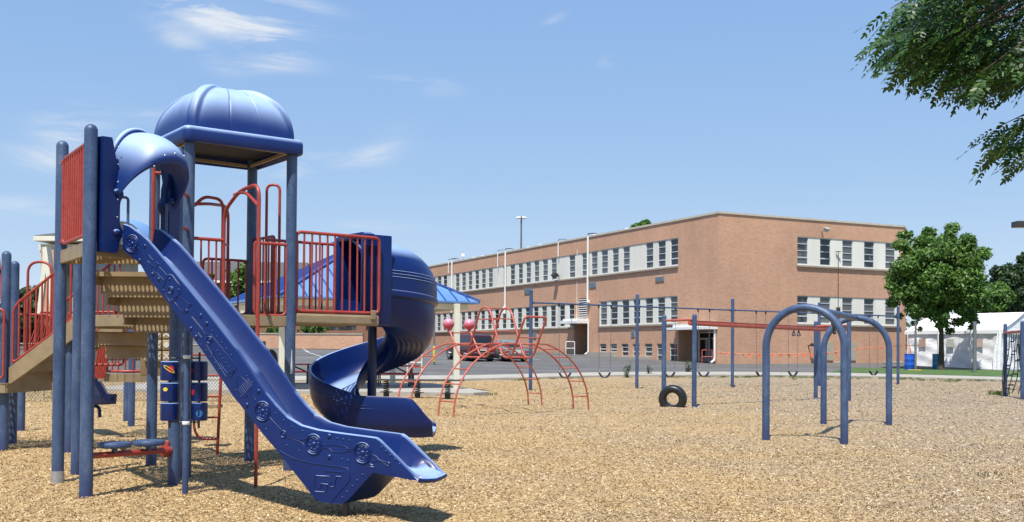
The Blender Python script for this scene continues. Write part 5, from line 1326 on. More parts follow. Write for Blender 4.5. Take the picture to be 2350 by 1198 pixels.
# ------------------------------------------------------------------ red climber
cl = thing('arch_climber', 'red tubular caterpillar climber of two arched ladders with pink balls', 'climber', (0, 25, 0))
La, Lb = Vector((-1.44, 23.05, 0)), Vector((1.74, 26.25, 0)); ah = (Lb-La).normalized(); au = Vector((-ah.y, ah.x, 0)); sh = Vector((-1.11, 1.72, 0))
span = (Lb-La).length; cen = (La+Lb)/2; HT = 1.72; rw = .25
for k, off in enumerate((Vector((0, 0, 0)), sh)):
    ld = None
    for side in (-1, 1):
        for s in (-1, 1):
            bm = B(); pts = [V3((cen+off+au*s*rw+ah*side*span/2).xy, -.1)]
            a_end = math.asin(min(1, math.sqrt(1-(.36/(span/2))**2)))
            for a in np.linspace(0, math.acos(.36/(span/2)*1.0), 26):
                pts.append(V3((cen+off+au*s*rw+ah*side*(span/2*math.cos(a))).xy, (HT-.02)*math.sin(a)**.92))
            uu = {(0, 1): 1.67, (0, -1): 2.42, (1, 1): -.43, (1, -1): .37}[(k, s)]; pts = pts[:-3]+[V3((cen+sh+(-sh).normalized()*uu+ah*side*.36).xy, 1.63)]
            tube(bm, fillet(pts, .12, 3), .0215, 10); obj('ladder_rail', bm, M_redp, cl, smooth=60)
        for a in (.17, .40, .63, .85, 1.06, 1.26):
            bm = B(); q = cen+off+ah*side*(span/2*math.cos(a)); z = (HT-.02)*math.sin(a)**.92; tube(bm, [V3((q-au*rw).xy, z), V3((q+au*rw).xy, z)], .0145, 8)
            obj('ladder_rung', bm, M_redp, cl, smooth=60)
cdir = (-sh).normalized(); o2 = cen+sh; half = 1.02
WV = [(-.72, 1.98), (-.16, 1.30), (.20, 1.30), (.82, 2.50), (1.22, 2.50), (1.84, 1.30), (2.22, 1.30), (2.74, 2.16)]
def wv(u, z, s): return V3((o2+cdir*u+ah*s*.36).xy, z)
wave = [(-.92, 1.98), (-.55, 1.52), (0, 1.30), (.0+.45, 1.55), (.98, 2.62), (1.12, 2.62), (1.62, 1.55), (2.05, 1.28), (2.5, 1.55), (2.98, 2.33)]
for s in (-1, 1):
    bm = B(); pts = fillet([wv(u, z, s) for u, z in WV], .30, 9)
    pass
    tube(bm, pts[:-1]+[pts[-1]], .026, 10); obj('wave_rail', bm, M_redp, cl, smooth=60)
    bm = B(); q = wv(-.76, 2.0, s); sphere(bm, q+Vector((0, 0, .13)), .147, u=24, v=16); tube(bm, [q+Vector((0, 0, .26)), q+Vector((0, 0, .30))], .012, 6); tube(bm, [q+Vector((0, 0, -.06)), q+Vector((0, 0, .02))], .034, 10); obj('pink_ball', bm, M_pink, cl, smooth=60)
bm = B(); tube(bm, fillet([wv(2.70, 2.08, -1), wv(2.78, 2.24, -1), wv(2.78, 2.24, 1), wv(2.70, 2.08, 1)], .16, 8), .0262, 10); obj('wave_end_bar', bm, M_redp, cl, smooth=60)
def wz(u):
    us = [w_[0] for w_ in WV]; zs = [w_[1] for w_ in WV]; return float(np.interp(u, us, zs))
for u in (-.66, -.40, .36, .52, .68, 1.02, 1.36, 1.52, 1.68, 2.36, 2.50, 0.02, 2.03):
    z = wz(u)+(.06 if u in (.05, 2.02) else -.01 if u == 1.02 else 0); bm = B(); tube(bm, [wv(u, z, -1), wv(u, z, 1)], .015, 8); obj('wave_rung', bm, M_redp, cl, smooth=60)

# ------------------------------------------------------------------ spring balance plank, picnic shelter, tables
bb_ = thing('balance_beam', 'dark balance plank on three black springs behind the red climber', 'balance beam', tuple(G(958, 916)))
pa = P(858, 871, 32.2); pb_ = P(1062, 873, 31.2); bm = B(); beam(bm, pa, pb_, .30, .045, .008); obj('plank', bm, simple('worn_grey_plank', (.06, .065, .065), .6, .3, 6), bb_)
for X in (887, 958, 1027):
    best = min((abs(PX(pa+(pb_-pa)*q)[0]-X), q) for q in np.linspace(0, 1, 201))[1]; c = pa+(pb_-pa)*best; h = c.z-.03; bm = B()
    tube(bm, [(c.x+.085*math.cos(2*PI*6*t), c.y+.085*math.sin(2*PI*6*t), .18+(h-.18)*t) for t in np.linspace(0, 1, 120)], .014, 5)
    sp_ = obj('spring', bm, M_black, bb_, smooth=60); bm = B(); lathe(bm, [(.09, -.05), (.09, .15), (.2, .16), (.2, .18)], V3(c.xy), 14); obj('spring_base', bm, M_black, sp_, smooth=40)
# concrete slab
bm = B(); prism(bm, [(-14, 34.4), (-9, 33.7), (-3.2, 33.25), (-1.2, 33.35), (-.75, 34.2), (-1.6, 37.5), (-3.2, 42.5), (-14, 43)], -.05, .12, .015); tag(obj('concrete_slab', bm, M_conc), 'raised concrete slab under the blue-roofed picnic shelter', 'slab')
shl = thing('picnic_shelter', 'picnic shelter with blue metal hip roof, louvred cupola and cream posts', 'shelter', (-5.9, 37.8, .12))
r1 = Vector((.87, .49, 0)).normalized(); r2 = Vector((-.49, .87, 0)).normalized(); N0 = Vector((-7.4, 33.2, 0)); W1, W2 = 7.2, 6.6; ZE = 3.17
Cc = N0+r1*W1/2+r2*W2/2; ch = .42; ZC = 4.86
cor = [N0, N0+r1*W1, N0+r1*W1+r2*W2, N0+r2*W2]; inn = [Cc-r1*ch-r2*ch, Cc+r1*ch-r2*ch, Cc+r1*ch+r2*ch, Cc-r1*ch+r2*ch]
bm = B()
for i in range(4):
    a, b = cor[i], cor[(i+1) % 4]; c, d_ = inn[(i+1) % 4], inn[i]
    quad(bm, V3(a.xy, ZE), V3(b.xy, ZE), V3(c.xy, ZC), V3(d_.xy, ZC)); quad(bm, V3(a.xy, ZE-.07), V3(b.xy, ZE-.07), V3(b.xy, ZE), V3(a.xy, ZE))
rf = obj('roof', bm, M_roofb, shl)
bm = B()
for i in range(4):
    a, b = cor[i], cor[(i+1) % 4]; c, d_ = inn[(i+1) % 4], inn[i]; n = 16; A3, B3, C3, D3 = V3(a.xy, ZE), V3(b.xy, ZE), V3(c.xy, ZC), V3(d_.xy, ZC)
    nrm = (B3-A3).cross(D3-A3).normalized(); run = (B3-A3); L = run.length; ru = run.normalized(); ml = ((C3+D3)/2-(A3+B3)/2); 
    for k in range(1, n):
        s = L*k/n; p = A3+ru*s; inset = (L-(C3-D3).length)/2; t = min(1, s/inset, (L-s)/inset); q = p+ml*t; beam(bm, p+nrm*.02, q+nrm*.02, .03, .05, up=nrm)
    beam(bm, A3+Vector((0, 0, .04)), D3+Vector((0, 0, .04)), .14, .05)
obj('standing_seams', bm, simple('darker_blue_metal', (.03, .10, .36), .45), rf)
bm = B()
quad(bm, *[V3(c.xy, ZE-.09) for c in cor]); obj('soffit', bm, M_soffit, shl)
bm = B()
for i in range(4):
    a, b = cor[i], cor[(i+1) % 4]; iw = Cc-a; beam(bm, V3((a+(Cc-a)*.10).xy, ZE-.19), V3((b+(Cc-b)*.10).xy, ZE-.19), .10, .18)
obj('roof_beam', bm, M_cream, shl)
cup = B(); box(cup, V3(Cc.xy, ZC+.20), .84, .84, .56, math.atan2(r1.y, r1.x)); co = obj('cupola', cup, M_roofb, shl)
bm = B(); cs_ = [Cc+(-r1-r2)*.60, Cc+(r1-r2)*.60, Cc+(r1+r2)*.60, Cc+(-r1+r2)*.60]; ap = bm.verts.new(V3(Cc.xy, ZC+.82)); vv = [bm.verts.new(V3(c.xy, ZC+.47)) for c in cs_]
for i in range(4): bm.faces.new((vv[i], vv[(i+1) % 4], ap))
bm.faces.new(vv[::-1]); obj('cupola_roof', bm, M_roofb, co)
bm = B()
for n_, t_ in ((-r2, r1), (-r1, r2), (r1, r2)):
    for k in range(8): c = Cc+n_*.435; z = ZC-.02+.055*k; beam(bm, V3((c-t_*.25).xy, z), V3((c+t_*.25).xy, z), .035, .028)
obj('louvre', bm, M_white, co)
for (X, d) in ((1048, 36.2), (647, 34.6), (557, 39.6)):
    p = P(X, 800, d); bm = B(); box(bm, V3(p.xy, (.1+ZE-.1)/2), .17, .17, ZE-.2, .5, .01); obj('column', bm, M_cream, shl)
p = N0+r1*(W1-.8)+r2*(W2-.7); bm = B(); box(bm, V3(p.xy, (.1+ZE-.1)/2), .17, .17, ZE-.2, .5); obj('column', bm, M_cream, shl)
def picnic(c, rz, label, L=1.9):
    t = thing('picnic_table', label, 'picnic table', (c[0], c[1], .12), 'picnic tables under the shelter'); Mx = Matrix.Translation((c[0], c[1], .12)) @ Matrix.Rotation(rz, 4, 'Z')
    bm = B(); box(bm, (0, 0, .75), L, .75, .05, 0, .015, M=Mx); obj('table_top', bm, M_redt, t)
    for s in (-1, 1): bm = B(); box(bm, (0, s*.68, .46), L, .27, .045, 0, .012, M=Mx); obj('bench', bm, M_redt, t)
    for s in (-1, 1):
        bm = B(); x = s*L*.33
        for pts in ([(x, -.72, .44), (x, -.55, .44), (x, -.62, 0.02), (x, -.40, 0.0)], [(x, .72, .44), (x, .55, .44), (x, .62, .02), (x, .40, 0.)], [(x, -.6, .42), (x, .6, .42)], [(x, -.2, .02), (x, -.2, .73)], [(x, .2, .02), (x, .2, .73)], [(x, -.4, .01), (x, .4, .01)], [(x, 0, .42), (0, 0, .72)]):
            tube(bm, [Mx @ Vector(q) for q in fillet(pts, .08)], .028, 7)
        obj('leg', bm, M_black, t, smooth=60)
p = P(668, 850, 41); picnic((p.x, p.y), .12, 'red picnic table nearest the left shelter post, behind the tower post', 2.0)
p = P(905, 850, 38.6); picnic((p.x, p.y), -.05, 'red picnic table between the spiral slide and the red climber', 1.9)
# domed litter bin
bn = thing('litter_bin', 'red litter bin with a dark domed lid on the shelter slab', 'bin', tuple(P(622, 880, 38)))
p = P(622, 880, 38); bm = B(); lathe(bm, [(.20, .12), (.22, .2), (.22, .85)], V3(p.xy), 18); obj('body', bm, M_redt, bn, smooth=40)
bm = B(); zl_ = P(622, 832, 38).z; lathe(bm, [(.235, zl_), (.235, zl_+.08)]+[(.235*math.cos(a), zl_+.08+.40*math.sin(a)) for a in np.linspace(.15, 1.45, 8)], V3(p.xy), 20); obj('lid', bm, M_dark, bn, smooth=50)
bm = B(); p = P(602, 800, 44); box(bm, V3(p.xy, 1.0), .16, .14, 1.4, 0, .02); box(bm, V3(p.xy, 1.62), .26, .2, .34, 0, .03); tag(obj('bollard_post', bm, M_dark), 'dark post with a box head at the car park edge, left of the shelter column', 'post')

# ------------------------------------------------------------------ cars
def car(name, rear, fwd, L, Wd, Hh, paint, label, suv=True):
    fwd = fwd.normalized(); z0 = lot(rear.x, rear.y); t = thing(name, label, 'car', (rear.x, rear.y, z0), 'cars parked by the school')
    ang = math.atan2(fwd.y, fwd.x); sl_ = .0
    Mx = Matrix.Translation((rear.x, rear.y, z0)) @ Matrix.Rotation(ang, 4, 'Z') @ Matrix.Rotation(-math.atan(.028*fwd.y), 4, 'Y')
    def loft(prof_list, mat, nm, par, sm=40):
        bm = B(); rows = [[bm.verts.new(Mx @ Vector(q)) for q in r] for r in prof_list]; n = len(rows[0])
        for i in range(len(rows)-1):
            for k in range(n-1): bm.faces.new((rows[i][k], rows[i][k+1], rows[i+1][k+1], rows[i+1][k]))
            bm.faces.new((rows[i][n-1], rows[i][0], rows[i+1][0], rows[i+1][n-1]))
        bm.faces.new(rows[0][::-1]); bm.faces.new(rows[-1]); return obj(nm, bm, mat, par, smooth=sm)
    belt = Hh*(.60 if suv else .64); w = Wd/2
    def sec(x, zb, zt, ww, tuck=.05): return [(x, -ww+tuck, zb), (x, -ww, zb+.18), (x, -ww, zt-.22), (x, -ww+.04, zt-.05), (x, -ww+.12, zt), (x, ww-.12, zt), (x, ww-.04, zt-.05), (x, ww, zt-.22), (x, ww, zb+.18), (x, ww-tuck, zb)]
    hood_z = belt*(.93 if suv else .88)
    body = loft([sec(0, .42, belt-.10, w-.12), sec(.10, .34, belt-.01, w-.03), sec(.5, .30, belt, w), sec(L*.45, .28, belt, w), sec(L*.66, .28, belt-.02, w), sec(L*.80, .28, hood_z, w-.01), sec(L*.93, .30, hood_z-.10, w-.05), sec(L, .38, hood_z-.28, w-.18)], paint, 'body', t)
    def cab(x, zt, ww, wb): return [(x[0], -wb, belt-.03), (x[1], -ww, zt-.05), (x[1], -ww+.10, zt), (x[1], ww-.10, zt), (x[1], ww, zt-.05), (x[0], wb, belt-.03)]
    if suv: st = [((.10, .32), Hh-.06), ((.35, .50), Hh), ((1.8, 1.8), Hh+.01), ((L*.62, L*.52), Hh-.02), ((L*.70, L*.56), Hh-.10)]
    else: st = [((.55, 1.15), Hh-.08), ((1.1, 1.5), Hh-.01), ((2.0, 2.0), Hh), ((L*.64, L*.52), Hh-.02), ((L*.72, L*.57), Hh-.10)]
    loft([cab(x, z, w-.26, w-.09) for x, z in st], paint, 'roof_cabin', body)
    # glass: rear window, sides
    def pane(pts, nm='window', mat=M_carglass):
        bm = B(); bm.faces.new([bm.verts.new(Mx @ Vector(p)) for p in pts]); obj(nm, bm, mat, body)
    (xa, xb), zt = st[0]; 
    f_ = lambda u, v, e: (xa+(xb-xa)*v-e, u*((w-.09)*(1-v)+(w-.26)*v), (belt-.03)+(zt-.05-belt+.03)*v)
    pane([f_(-.86, .16, .02), f_(.86, .16, .02), f_(.86, .92, .02), f_(-.86, .92, .02)], 'rear_window')
    for s in (-1, 1):
        g = lambda x, v: (x, s*((w-.09)*(1-v)+(w-.26)*v+.012), (belt-.03)+(zt-.05-belt+.03)*v)
        xs = [.45, 1.35, 2.2, L*.60] if suv else [1.1, 1.5, 2.25, L*.62]
        for i in range(len(xs)-1):
            pane([g(xs[i]+.06, .14), g(xs[i+1]-.05, .14), g((xs[i+1]-.05)-(.28 if i == len(xs)-2 else 0), .88), g(xs[i]+.06+(.12 if i == 0 else 0), .88)])
        bm = B(); box(bm, (.03, s*(w-.20), belt-.28), .10, .16 if suv else .34, .38 if suv else .16, 0, .03, M=Mx); obj('tail_light', bm, M_tail, body)
        bm = B(); box(bm, (L*.60, s*(w+.10), belt+.05), .12, .18, .14, 0, .03, M=Mx); obj('wing_mirror', bm, paint, body)
    bm = B(); box(bm, (-.04, 0, .50), .22, Wd-.12, .22, 0, .06, M=Mx); bo = obj('bumper', bm, paint, body, smooth=40)
    bm = B(); box(bm, (-.16 if suv else -.17, 0, .60 if suv else .58), .02, Wd-.45, .035, M=Mx); obj('chrome_strip', bm, M_chrome, bo)
    bm = B(); box(bm, (-.02, 0, belt-.25), .04, .50, .20, 0, .01, M=Mx); obj('number_plate', bm, M_mark, body)
    bm = B(); box(bm, (L*.45, 0, .26), L*.86, Wd-.3, .18, M=Mx); obj('underbody', bm, M_black, body)
    for x in (L*.19, L*.80):
        for s in (-1, 1):
            rr = .38 if suv else .33; Mw = Mx @ Matrix.Translation((x, s*(w-.12), rr)) @ Matrix.Rotation(PI/2, 4, 'X')
            bm = B(); lathe(bm, [(rr*.62, -.12), (rr*.95, -.12), (rr, -.08), (rr, .08), (rr*.95, .12), (rr*.62, .12)], Vector((0, 0, 0)), 24, M=Mw); wh = obj('wheel', bm, M_black, t, smooth=40)
            bm = B(); lathe(bm, [(.04, -s*.135), (rr*.3, -s*.125), (rr*.62, -s*.128), (rr*.64, -s*.10)], Vector((0, 0, 0)), 20, M=Mw, capb=False, capt=False)
            for k in range(5):
                a = 2*PI*k/5; c = Mw @ Vector((rr*.35*math.cos(a), rr*.35*math.sin(a), -s*.14)); e = Mw @ Vector((rr*.6*math.cos(a), rr*.6*math.sin(a), -s*.14)); beam(bm, c, e, .09, .03)
            obj('rim', bm, M_chrome, wh, smooth=40)
            bm = B(); lathe(bm, [(rr*1.14, -.02), (rr*1.14, .12)], Vector((0, 0, 0)), 24, M=Mx @ Matrix.Translation((x, s*(w-.085), rr+.02)) @ Matrix.Rotation(PI/2, 4, 'X')); obj('wheel_arch', bm, M_black, body, smooth=40)
    return t
car('suv', P(1109, 828, 70), Vector((-.42, .91, 0)), 4.9, 1.92, 1.80, M_carred, 'dark maroon sport utility car parked facing away by the school')
car('saloon_car', P(1187, 826, 70.5), Vector((-.36, .93, 0)), 4.7, 1.82, 1.46, M_carsil, 'grey-green saloon car parked right of the maroon one', False)

# ------------------------------------------------------------------ tent, barrels, posts
tent = thing('marquee_tent', 'white marquee tent with wrinkled side walls beside the school', 'tent', (28.5, 68, .3))
ca = P(2081, 845, 74.5); cb = P(2299, 849, 68.6); tz = .42
ta_ = V3(ca.xy); tb2 = V3(cb.xy); td = (tb2-ta_).normalized(); tn = Vector((-td.y, td.x, 0)); tn = tn if tn.y > 0 else -tn; TW = 5.2; EA = 3.05; RZ = 4.30
def tent_wall(a, b, z0, z1, nm, holes=()):
    bm = B(); L = (b-a).length; nx, nz = int(L/.13), 18; d = (b-a)/nx; nrm = Vector((d.y, -d.x, 0)).normalized(); vs = {}
    for i in range(nx+1):
        for j in range(nz+1):
            x = i*L/nx; z = z0+(z1-z0)*j/nz; edge = min(1, i/2, (nx-i)/2)*min(1, (nz-j)/1.5)
            w = .05*math.sin(x*2.1+z*2.7+math.sin(z*2))+.035*math.sin(x*5.3-z*4.1+2*math.sin(x))+.03*math.sin(z*8+x*2.6)
            vs[i, j] = bm.verts.new(a+d*i+nrm*(w*edge*.6)+Vector((0, 0, z)))
    for i in range(nx):
        for j in range(nz): bm.faces.new((vs[i, j], vs[i+1, j], vs[i+1, j+1], vs[i, j+1]))
    return obj(nm, bm, M_tent, tent, smooth=70)
fw_ = tent_wall(ta_, tb2, tz, EA-.15, 'front_wall'); tent_wall(tb2, tb2+tn*TW, tz, EA-.1, 'end_wall')
nrm_f = Vector((td.y, -td.x, 0))
for X, m_ in ((2119, simple('tan_window_film', (.46, .33, .25), .5)), (2183, simple('greenish_window_film', (.50, .54, .47), .5)), (2250, simple('pinkish_window_film', (.58, .45, .40), .5))):
    k = ray(X, 800).x/ray(X, 800).y; s = (k*ta_.y-ta_.x)/(td.x-k*td.y); c = ta_+td*s+nrm_f*.13; z = P(X, 787, c.y).z
    bm = B(); beam(bm, V3((c-td*.26).xy, z), V3((c+td*.26).xy, z), .03, .56); obj('window', bm, m_, fw_)
bm = B(); rdg0 = ta_+tn*TW/2; rdg1 = tb2+tn*TW/2
def rq(a, b, c, d_, n=14):
    g_ = [[None]*(n+1) for _ in range(n+1)]
    for i in range(n+1):
        for j in range(n+1):
            u, v_ = i/n, j/n; p = (a*(1-u)+b*u)*(1-v_)+(d_*(1-u)+c*u)*v_; g_[i][j] = bm.verts.new(p-Vector((0, 0, .05*math.sin(PI*v_)*(1+.6*math.sin(u*PI*3)**2))))
    for i in range(n):
        for j in range(n): bm.faces.new((g_[i][j], g_[i+1][j], g_[i+1][j+1], g_[i][j+1]))
rq(V3((ta_-td*.1-tn*.1).xy, EA), V3((tb2+td*.1-tn*.1).xy, EA), V3((rdg1+td*.1).xy, RZ), V3((rdg0-td*.1).xy, RZ)); rq(V3((ta_+tn*TW-td*.1).xy, EA), V3((tb2+tn*TW+td*.1).xy, EA), V3((rdg1+td*.1).xy, RZ), V3((rdg0-td*.1).xy, RZ))
obj('roof', bm, M_tentroof, tent, smooth=70)
bm = B(); v = [bm.verts.new(q) for q in (V3(tb2.xy, EA-.1), V3((tb2+tn*TW).xy, EA-.1), V3(rdg1.xy, RZ-.03))]; bm.faces.new(v); obj('gable', bm, M_tent, tent); bm = B(); v = [bm.verts.new(q) for q in (V3(ta_.xy, EA-.1), V3((ta_+tn*TW).xy, EA-.1), V3(rdg0.xy, RZ-.03))]; bm.faces.new(v); obj('gable', bm, M_tent, tent)
bm = B(); a = V3((ta_-td*.1-tn*.10).xy, EA-.1); b = V3((tb2+td*.1-tn*.10).xy, EA-.1); beam(bm, a, b, .03, .24); a = V3((tb2+td*.10-tn*.1).xy, EA-.1); beam(bm, a, V3((tb2+td*.1+tn*TW).xy, EA-.1), .03, .22)
obj('valance', bm, M_tentroof, tent)
bm = B()
for s in (.02, .36, .70, .985): q = ta_+td*(tb2-ta_).length*s+nrm_f*.12; tube(bm, [V3(q.xy, .2), V3(q.xy, EA)], .045, 8)
obj('tent_pole', bm, M_white, tent, smooth=60)
bm = B(); q = tb2-nrm_f*.0+td*.0; 
for k in range(5):
    o_ = nrm_f*(.18+.03*math.sin(k*2))-td*(.05+.10*k); tube(bm, [V3((q+o_).xy, .35+.0*k), V3((q+o_*.9).xy, 1.6), V3((q+o_*.4).xy, EA-.15)], .07, 7)
obj('gathered_curtain', bm, M_tent, tent, smooth=70)
def barrel(X, d, mat, label):
    p = P(X, 840, d); z = lot(p.x, p.y); bm = B(); r = .30
    lathe(bm, [(r*.95, z), (r, z+.04), (r, z+.30), (r*1.03, z+.32), (r, z+.34), (r, z+.64), (r*1.03, z+.66), (r, z+.68), (r, z+.97), (r*1.05, z+.99), (r*1.05, z+1.02), (r*.95, z+1.02), (r*.92, z+.96)], V3(p.xy), 24)
    tag(obj('barrel', bm, mat, smooth=30), label, 'barrel', 'plastic barrels in front of the tent')
barrel(2087, 66.5, M_barrel, 'bright blue barrel at the left corner of the tent'); barrel(2151, 67.4, M_barrel2, 'teal-blue barrel behind the tree trunk in front of the tent')
M_gpost = simple('grey_steel_post', (.17, .18, .19), .5, .15, 5)
for X, d, r, lab in ((2101, 66, .07, 'thin grey steel post beside the bright blue barrel'), (2237, 64, .11, 'thick grey steel post in front of the tent')):
    p = P(X, 840, d); z = lot(p.x, p.y); bm = B(); tube(bm, [(p.x, p.y, z-.1), (p.x, p.y, P(X, 738, d).z)], r, 10); tag(obj('steel_post', bm, M_gpost, smooth=60), lab, 'post')
bm = B(); p = P(2095, 847, 65.5); tube(bm, fillet([(p.x-.3, p.y, lot(p.x, p.y)+.04), (p.x+.5, p.y-.1, lot(p.x, p.y)+.03), (p.x+.6, p.y+.2, lot(p.x, p.y)+.03), (p.x, p.y+.2, lot(p.x, p.y)+.03)], .1), .035, 6, closed=False); tag(obj('yellow_hose', bm, M_yel, smooth=60), 'yellow hose lying on the grass by the bright blue barrel', 'hose')
bm = B(); p = P(2087, 800, 66.4); 
for k, (dx, z0_, z1_) in enumerate([(-.08, 1.35, 2.6), (.05, 1.35, 2.2), (.12, 1.4, 1.9)]): beam(bm, (p.x+dx, p.y, z0_), (p.x+dx*.6, p.y+.1, z1_), .07, .02, up=(1, 0, 0))
tag(obj('orange_ribbon', bm, M_orange), 'orange flagging ribbons standing in the bright blue barrel', 'ribbon')
bm = B(); p = P(1030, 821, 71); z = lot(p.x, p.y)
for X in (1029,):
    q = P(X, 821, 71); lathe(bm, [(.08, z), (.08, z+.9), (.05, z+.98)], V3((P(996, 821, 64)).xy), 10)
tag(obj('bollard', bm, M_yel, smooth=40), 'yellow bollard at the foot of a grey pole left of the maroon car', 'bollard')
q = P(996, 821, 64.3); bm = B(); tube(bm, [V3(q.xy, lot(q.x, q.y)), V3(q.xy, P(996, 716, 64.3).z)], .06, 8); tag(obj('grey_pole', bm, M_gpost, smooth=60), 'slim grey pole behind the yellow bollard left of the maroon car', 'pole')

# ------------------------------------------------------------------ cargo net frame at the right edge
nf = thing('net_climber', 'rope net hung between two blue posts under a red bar', 'net climber', tuple(G(2307, 908)))
n1_, n2_ = G(2307, 908), G(2346.5, 917)
for p in (n1_, n2_): bm = B(); post(bm, p.x, p.y, -.1, 2.56, .064); obj('post', bm, M_post, nf, smooth=40)
bm = B(); tube(bm, [V3(n1_.xy, 2.22), V3(n2_.xy, 2.22)], .045, 10); obj('top_bar', bm, M_red, nf, smooth=60)
bm = B(); nd = (n2_-n1_); nn = Vector((nd.y, -nd.x, 0)).normalized()
def npt(s, z): return V3((n1_+nd*s+nn*(.20*math.sin(s*5+z*1.3)*(1-z/2.4))).xy, z)
for k in range(8):
    s = .10+.80*k/7; tube(bm, [npt(s+.03*math.sin(z*4+k)*(2.2-z)/2.2, z) for z in np.linspace(.02 if k % 3 == 0 else .15, 2.2, 14)], .016, 5)
for j in range(11):
    z = .25+.165*j; s0_ = .10+.80*((j*3) % 7)/7*.85; tube(bm, [npt(s0_, z), npt(s0_+.115, z+.01)], .026, 6)
    s0_ = .10+.80*((j*5+2) % 7)/7; tube(bm, [npt(s0_, z+.05), npt(min(.9, s0_+.115), z+.05)], .026, 6)
obj('rope_net', bm, M_rope, nf, smooth=60)
# shoebox lamp
lm = thing('lamp_post', 'shoebox-headed lamp post, its dark head jutting in at the right edge', 'lamp post', tuple(P(2385, 850, 34)))
p = P(2385, 850, 34); z = P(2340, 515, 34).z; bm = B(); tube(bm, [V3(p.xy, -.1), V3(p.xy, z+.05)], .07, 10); obj('pole', bm, M_gpost, lm, smooth=60)
a = P(2327, 515, 34); b = P(2352, 515, 34); bm = B(); box(bm, ((a.x+b.x)/2+.06, 34, z), (b.x-a.x)+.12, .42, .19, 0, .02); obj('lamp_head', bm, M_dark, lm); bm = B(); beam(bm, (b.x, 34, z), (p.x, p.y, z), .05, .06); obj('arm', bm, M_dark, lm)
bm = B(); quad(bm, *[((a.x+b.x)/2+.06+sx*.17, 34+sy*.16, z-.098) for sx, sy in ((-1, -1), (1, -1), (1, 1), (-1, 1))]); obj('lens', bm, M_conc, lm)
# stadium mast
mp_ = P(1195, 700, 165); z = P(1195, 497, 165).z; ms_ = thing('light_mast', 'tall light mast with a ring of floodlights behind the school', 'light mast', (mp_.x, mp_.y, 2))
bm = B(); tube(bm, [V3(mp_.xy, 1), V3(mp_.xy, z)], .16, 8, rfun=lambda t: .22-.09*t); obj('pole', bm, M_gpost, ms_, smooth=60)
bm = B(); tube(bm, [(mp_.x-.65, mp_.y, z-.1), (mp_.x+.65, mp_.y, z-.1)], .06, 6); tube(bm, [(mp_.x, mp_.y-.6, z-.1), (mp_.x, mp_.y+.6, z-.1)], .06, 6); obj('crossarm', bm, M_gpost, ms_)
for dx, dy in ((-.62, 0), (.62, 0), (-.28, -.4), (.28, -.4)):
    bm = B(); sphere(bm, Vector((mp_.x+dx, mp_.y+dy, z-.22)), .23, (1, 1, .85), 12, 8); obj('floodlight', bm, M_white, ms_, smooth=60)

# ------------------------------------------------------------------ chain-link fence on the left
fe = thing('chain_link_fence', 'galvanised chain-link fence behind the play structure', 'fence', (-11, 28, 0))
fA = Vector((-16.5, 27.6, 0)); fB = Vector((-6.9, 28.6, 0)); fdv = (fB-fA).normalized(); FL = (fB-fA).length; FH = 1.55
bm = B()
n = int(FL/.085)
H_ = FH-.06
for k in range(-18, n):
    for sgn in (1, -1):
        s0_ = k*.085; s1_ = s0_+H_*.85; z0_, z1_ = .04, FH
        a, b = s0_, s1_
        if a < 0: z0_ += (-a)/.85; a = 0
        if b > FL: z1_ -= (b-FL)/.85; b = FL
        if a >= b: continue
        if sgn < 0: pa_, pb2 = (FL-a, z0_), (FL-b, z1_)
        else: pa_, pb2 = (a, z0_), (b, z1_)
        tube(bm, [V3((fA+fdv*pa_[0]).xy, pa_[1]), V3((fA+fdv*pb2[0]).xy, pb2[1])], 0.0055, 3, caps=False)
obj('wire_mesh', bm, M_wire, fe)
bm = B(); tube(bm, [V3(fA.xy, FH), V3(fB.xy, FH)], .022, 8); obj('top_rail', bm, M_wire, fe, smooth=60)
for k in range(5): bm = B(); q = fA+fdv*(FL*k/4); tube(bm, [V3(q.xy, 0), V3(q.xy, FH+.05)], .03, 8); obj('post', bm, M_wire, fe, smooth=60)
# ------------------------------------------------------------------ background buildings
def frame_axes(a, b): d = (b-a).normalized(); n = Vector((d.y, -d.x, 0)); return d, (n if n.y < 0 else -n)
hb = thing('brick_annexe', 'low red-brown brick building with barred windows behind the picnic shelter', 'building', (-18, 110, 1.8))
a = P(590, 760, 118); b = P(905, 760, 108); d, n = frame_axes(V3(a.xy), V3(b.xy)); A_ = V3(a.xy); L = (V3(b.xy)-A_).length; zt = P(700, 690, 112).z; zb_ = 1.2
wins = [];
for (X0, X1) in ((612, 640), (690, 722), (751, 819), (840, 862)):
    s = lambda X: ((ray(X, 700).x/ray(X, 700).y)*A_.y-A_.x)/(d.x-(ray(X, 700).x/ray(X, 700).y)*d.y)
    wins.append((s(X0), s(X1), P(700, 758, 112).z, P(700, 738, 112).z))
bm = B(); solid_wall(bm, A_, d, n, L, zb_, zt, wins, .3); quad(bm, A_+Vector((0, 8, zt)), A_+d*L+Vector((0, 8, zt)), A_+d*L+Vector((0, 0, zt)), A_+Vector((0, 0, zt))); quad(bm, A_+d*L+Vector((0, 0, zb_)), A_+d*L+Vector((0, 8, zb_)), A_+d*L+Vector((0, 8, zt)), A_+d*L+Vector((0, 0, zt))); obj('wall', bm, M_brick2, hb)
for w0, w1, z0_, z1_ in wins:
    bm = B(); q = lambda s, z, e=.28: A_+d*s-n*e+Vector((0, 0, z)); quad(bm, q(w0, z0_), q(w1, z0_), q(w1, z1_), q(w0, z1_)); w_ = obj('window', bm, M_glass, hb)
    bm = B(); m = max(2, int((w1-w0)/.35))
    for k in range(m+1): s = w0+(w1-w0)*k/m; tube(bm, [q(s, z0_, .1), q(s, z1_, .1)], .03, 4)
    obj('window_bars', bm, M_dark, w_)
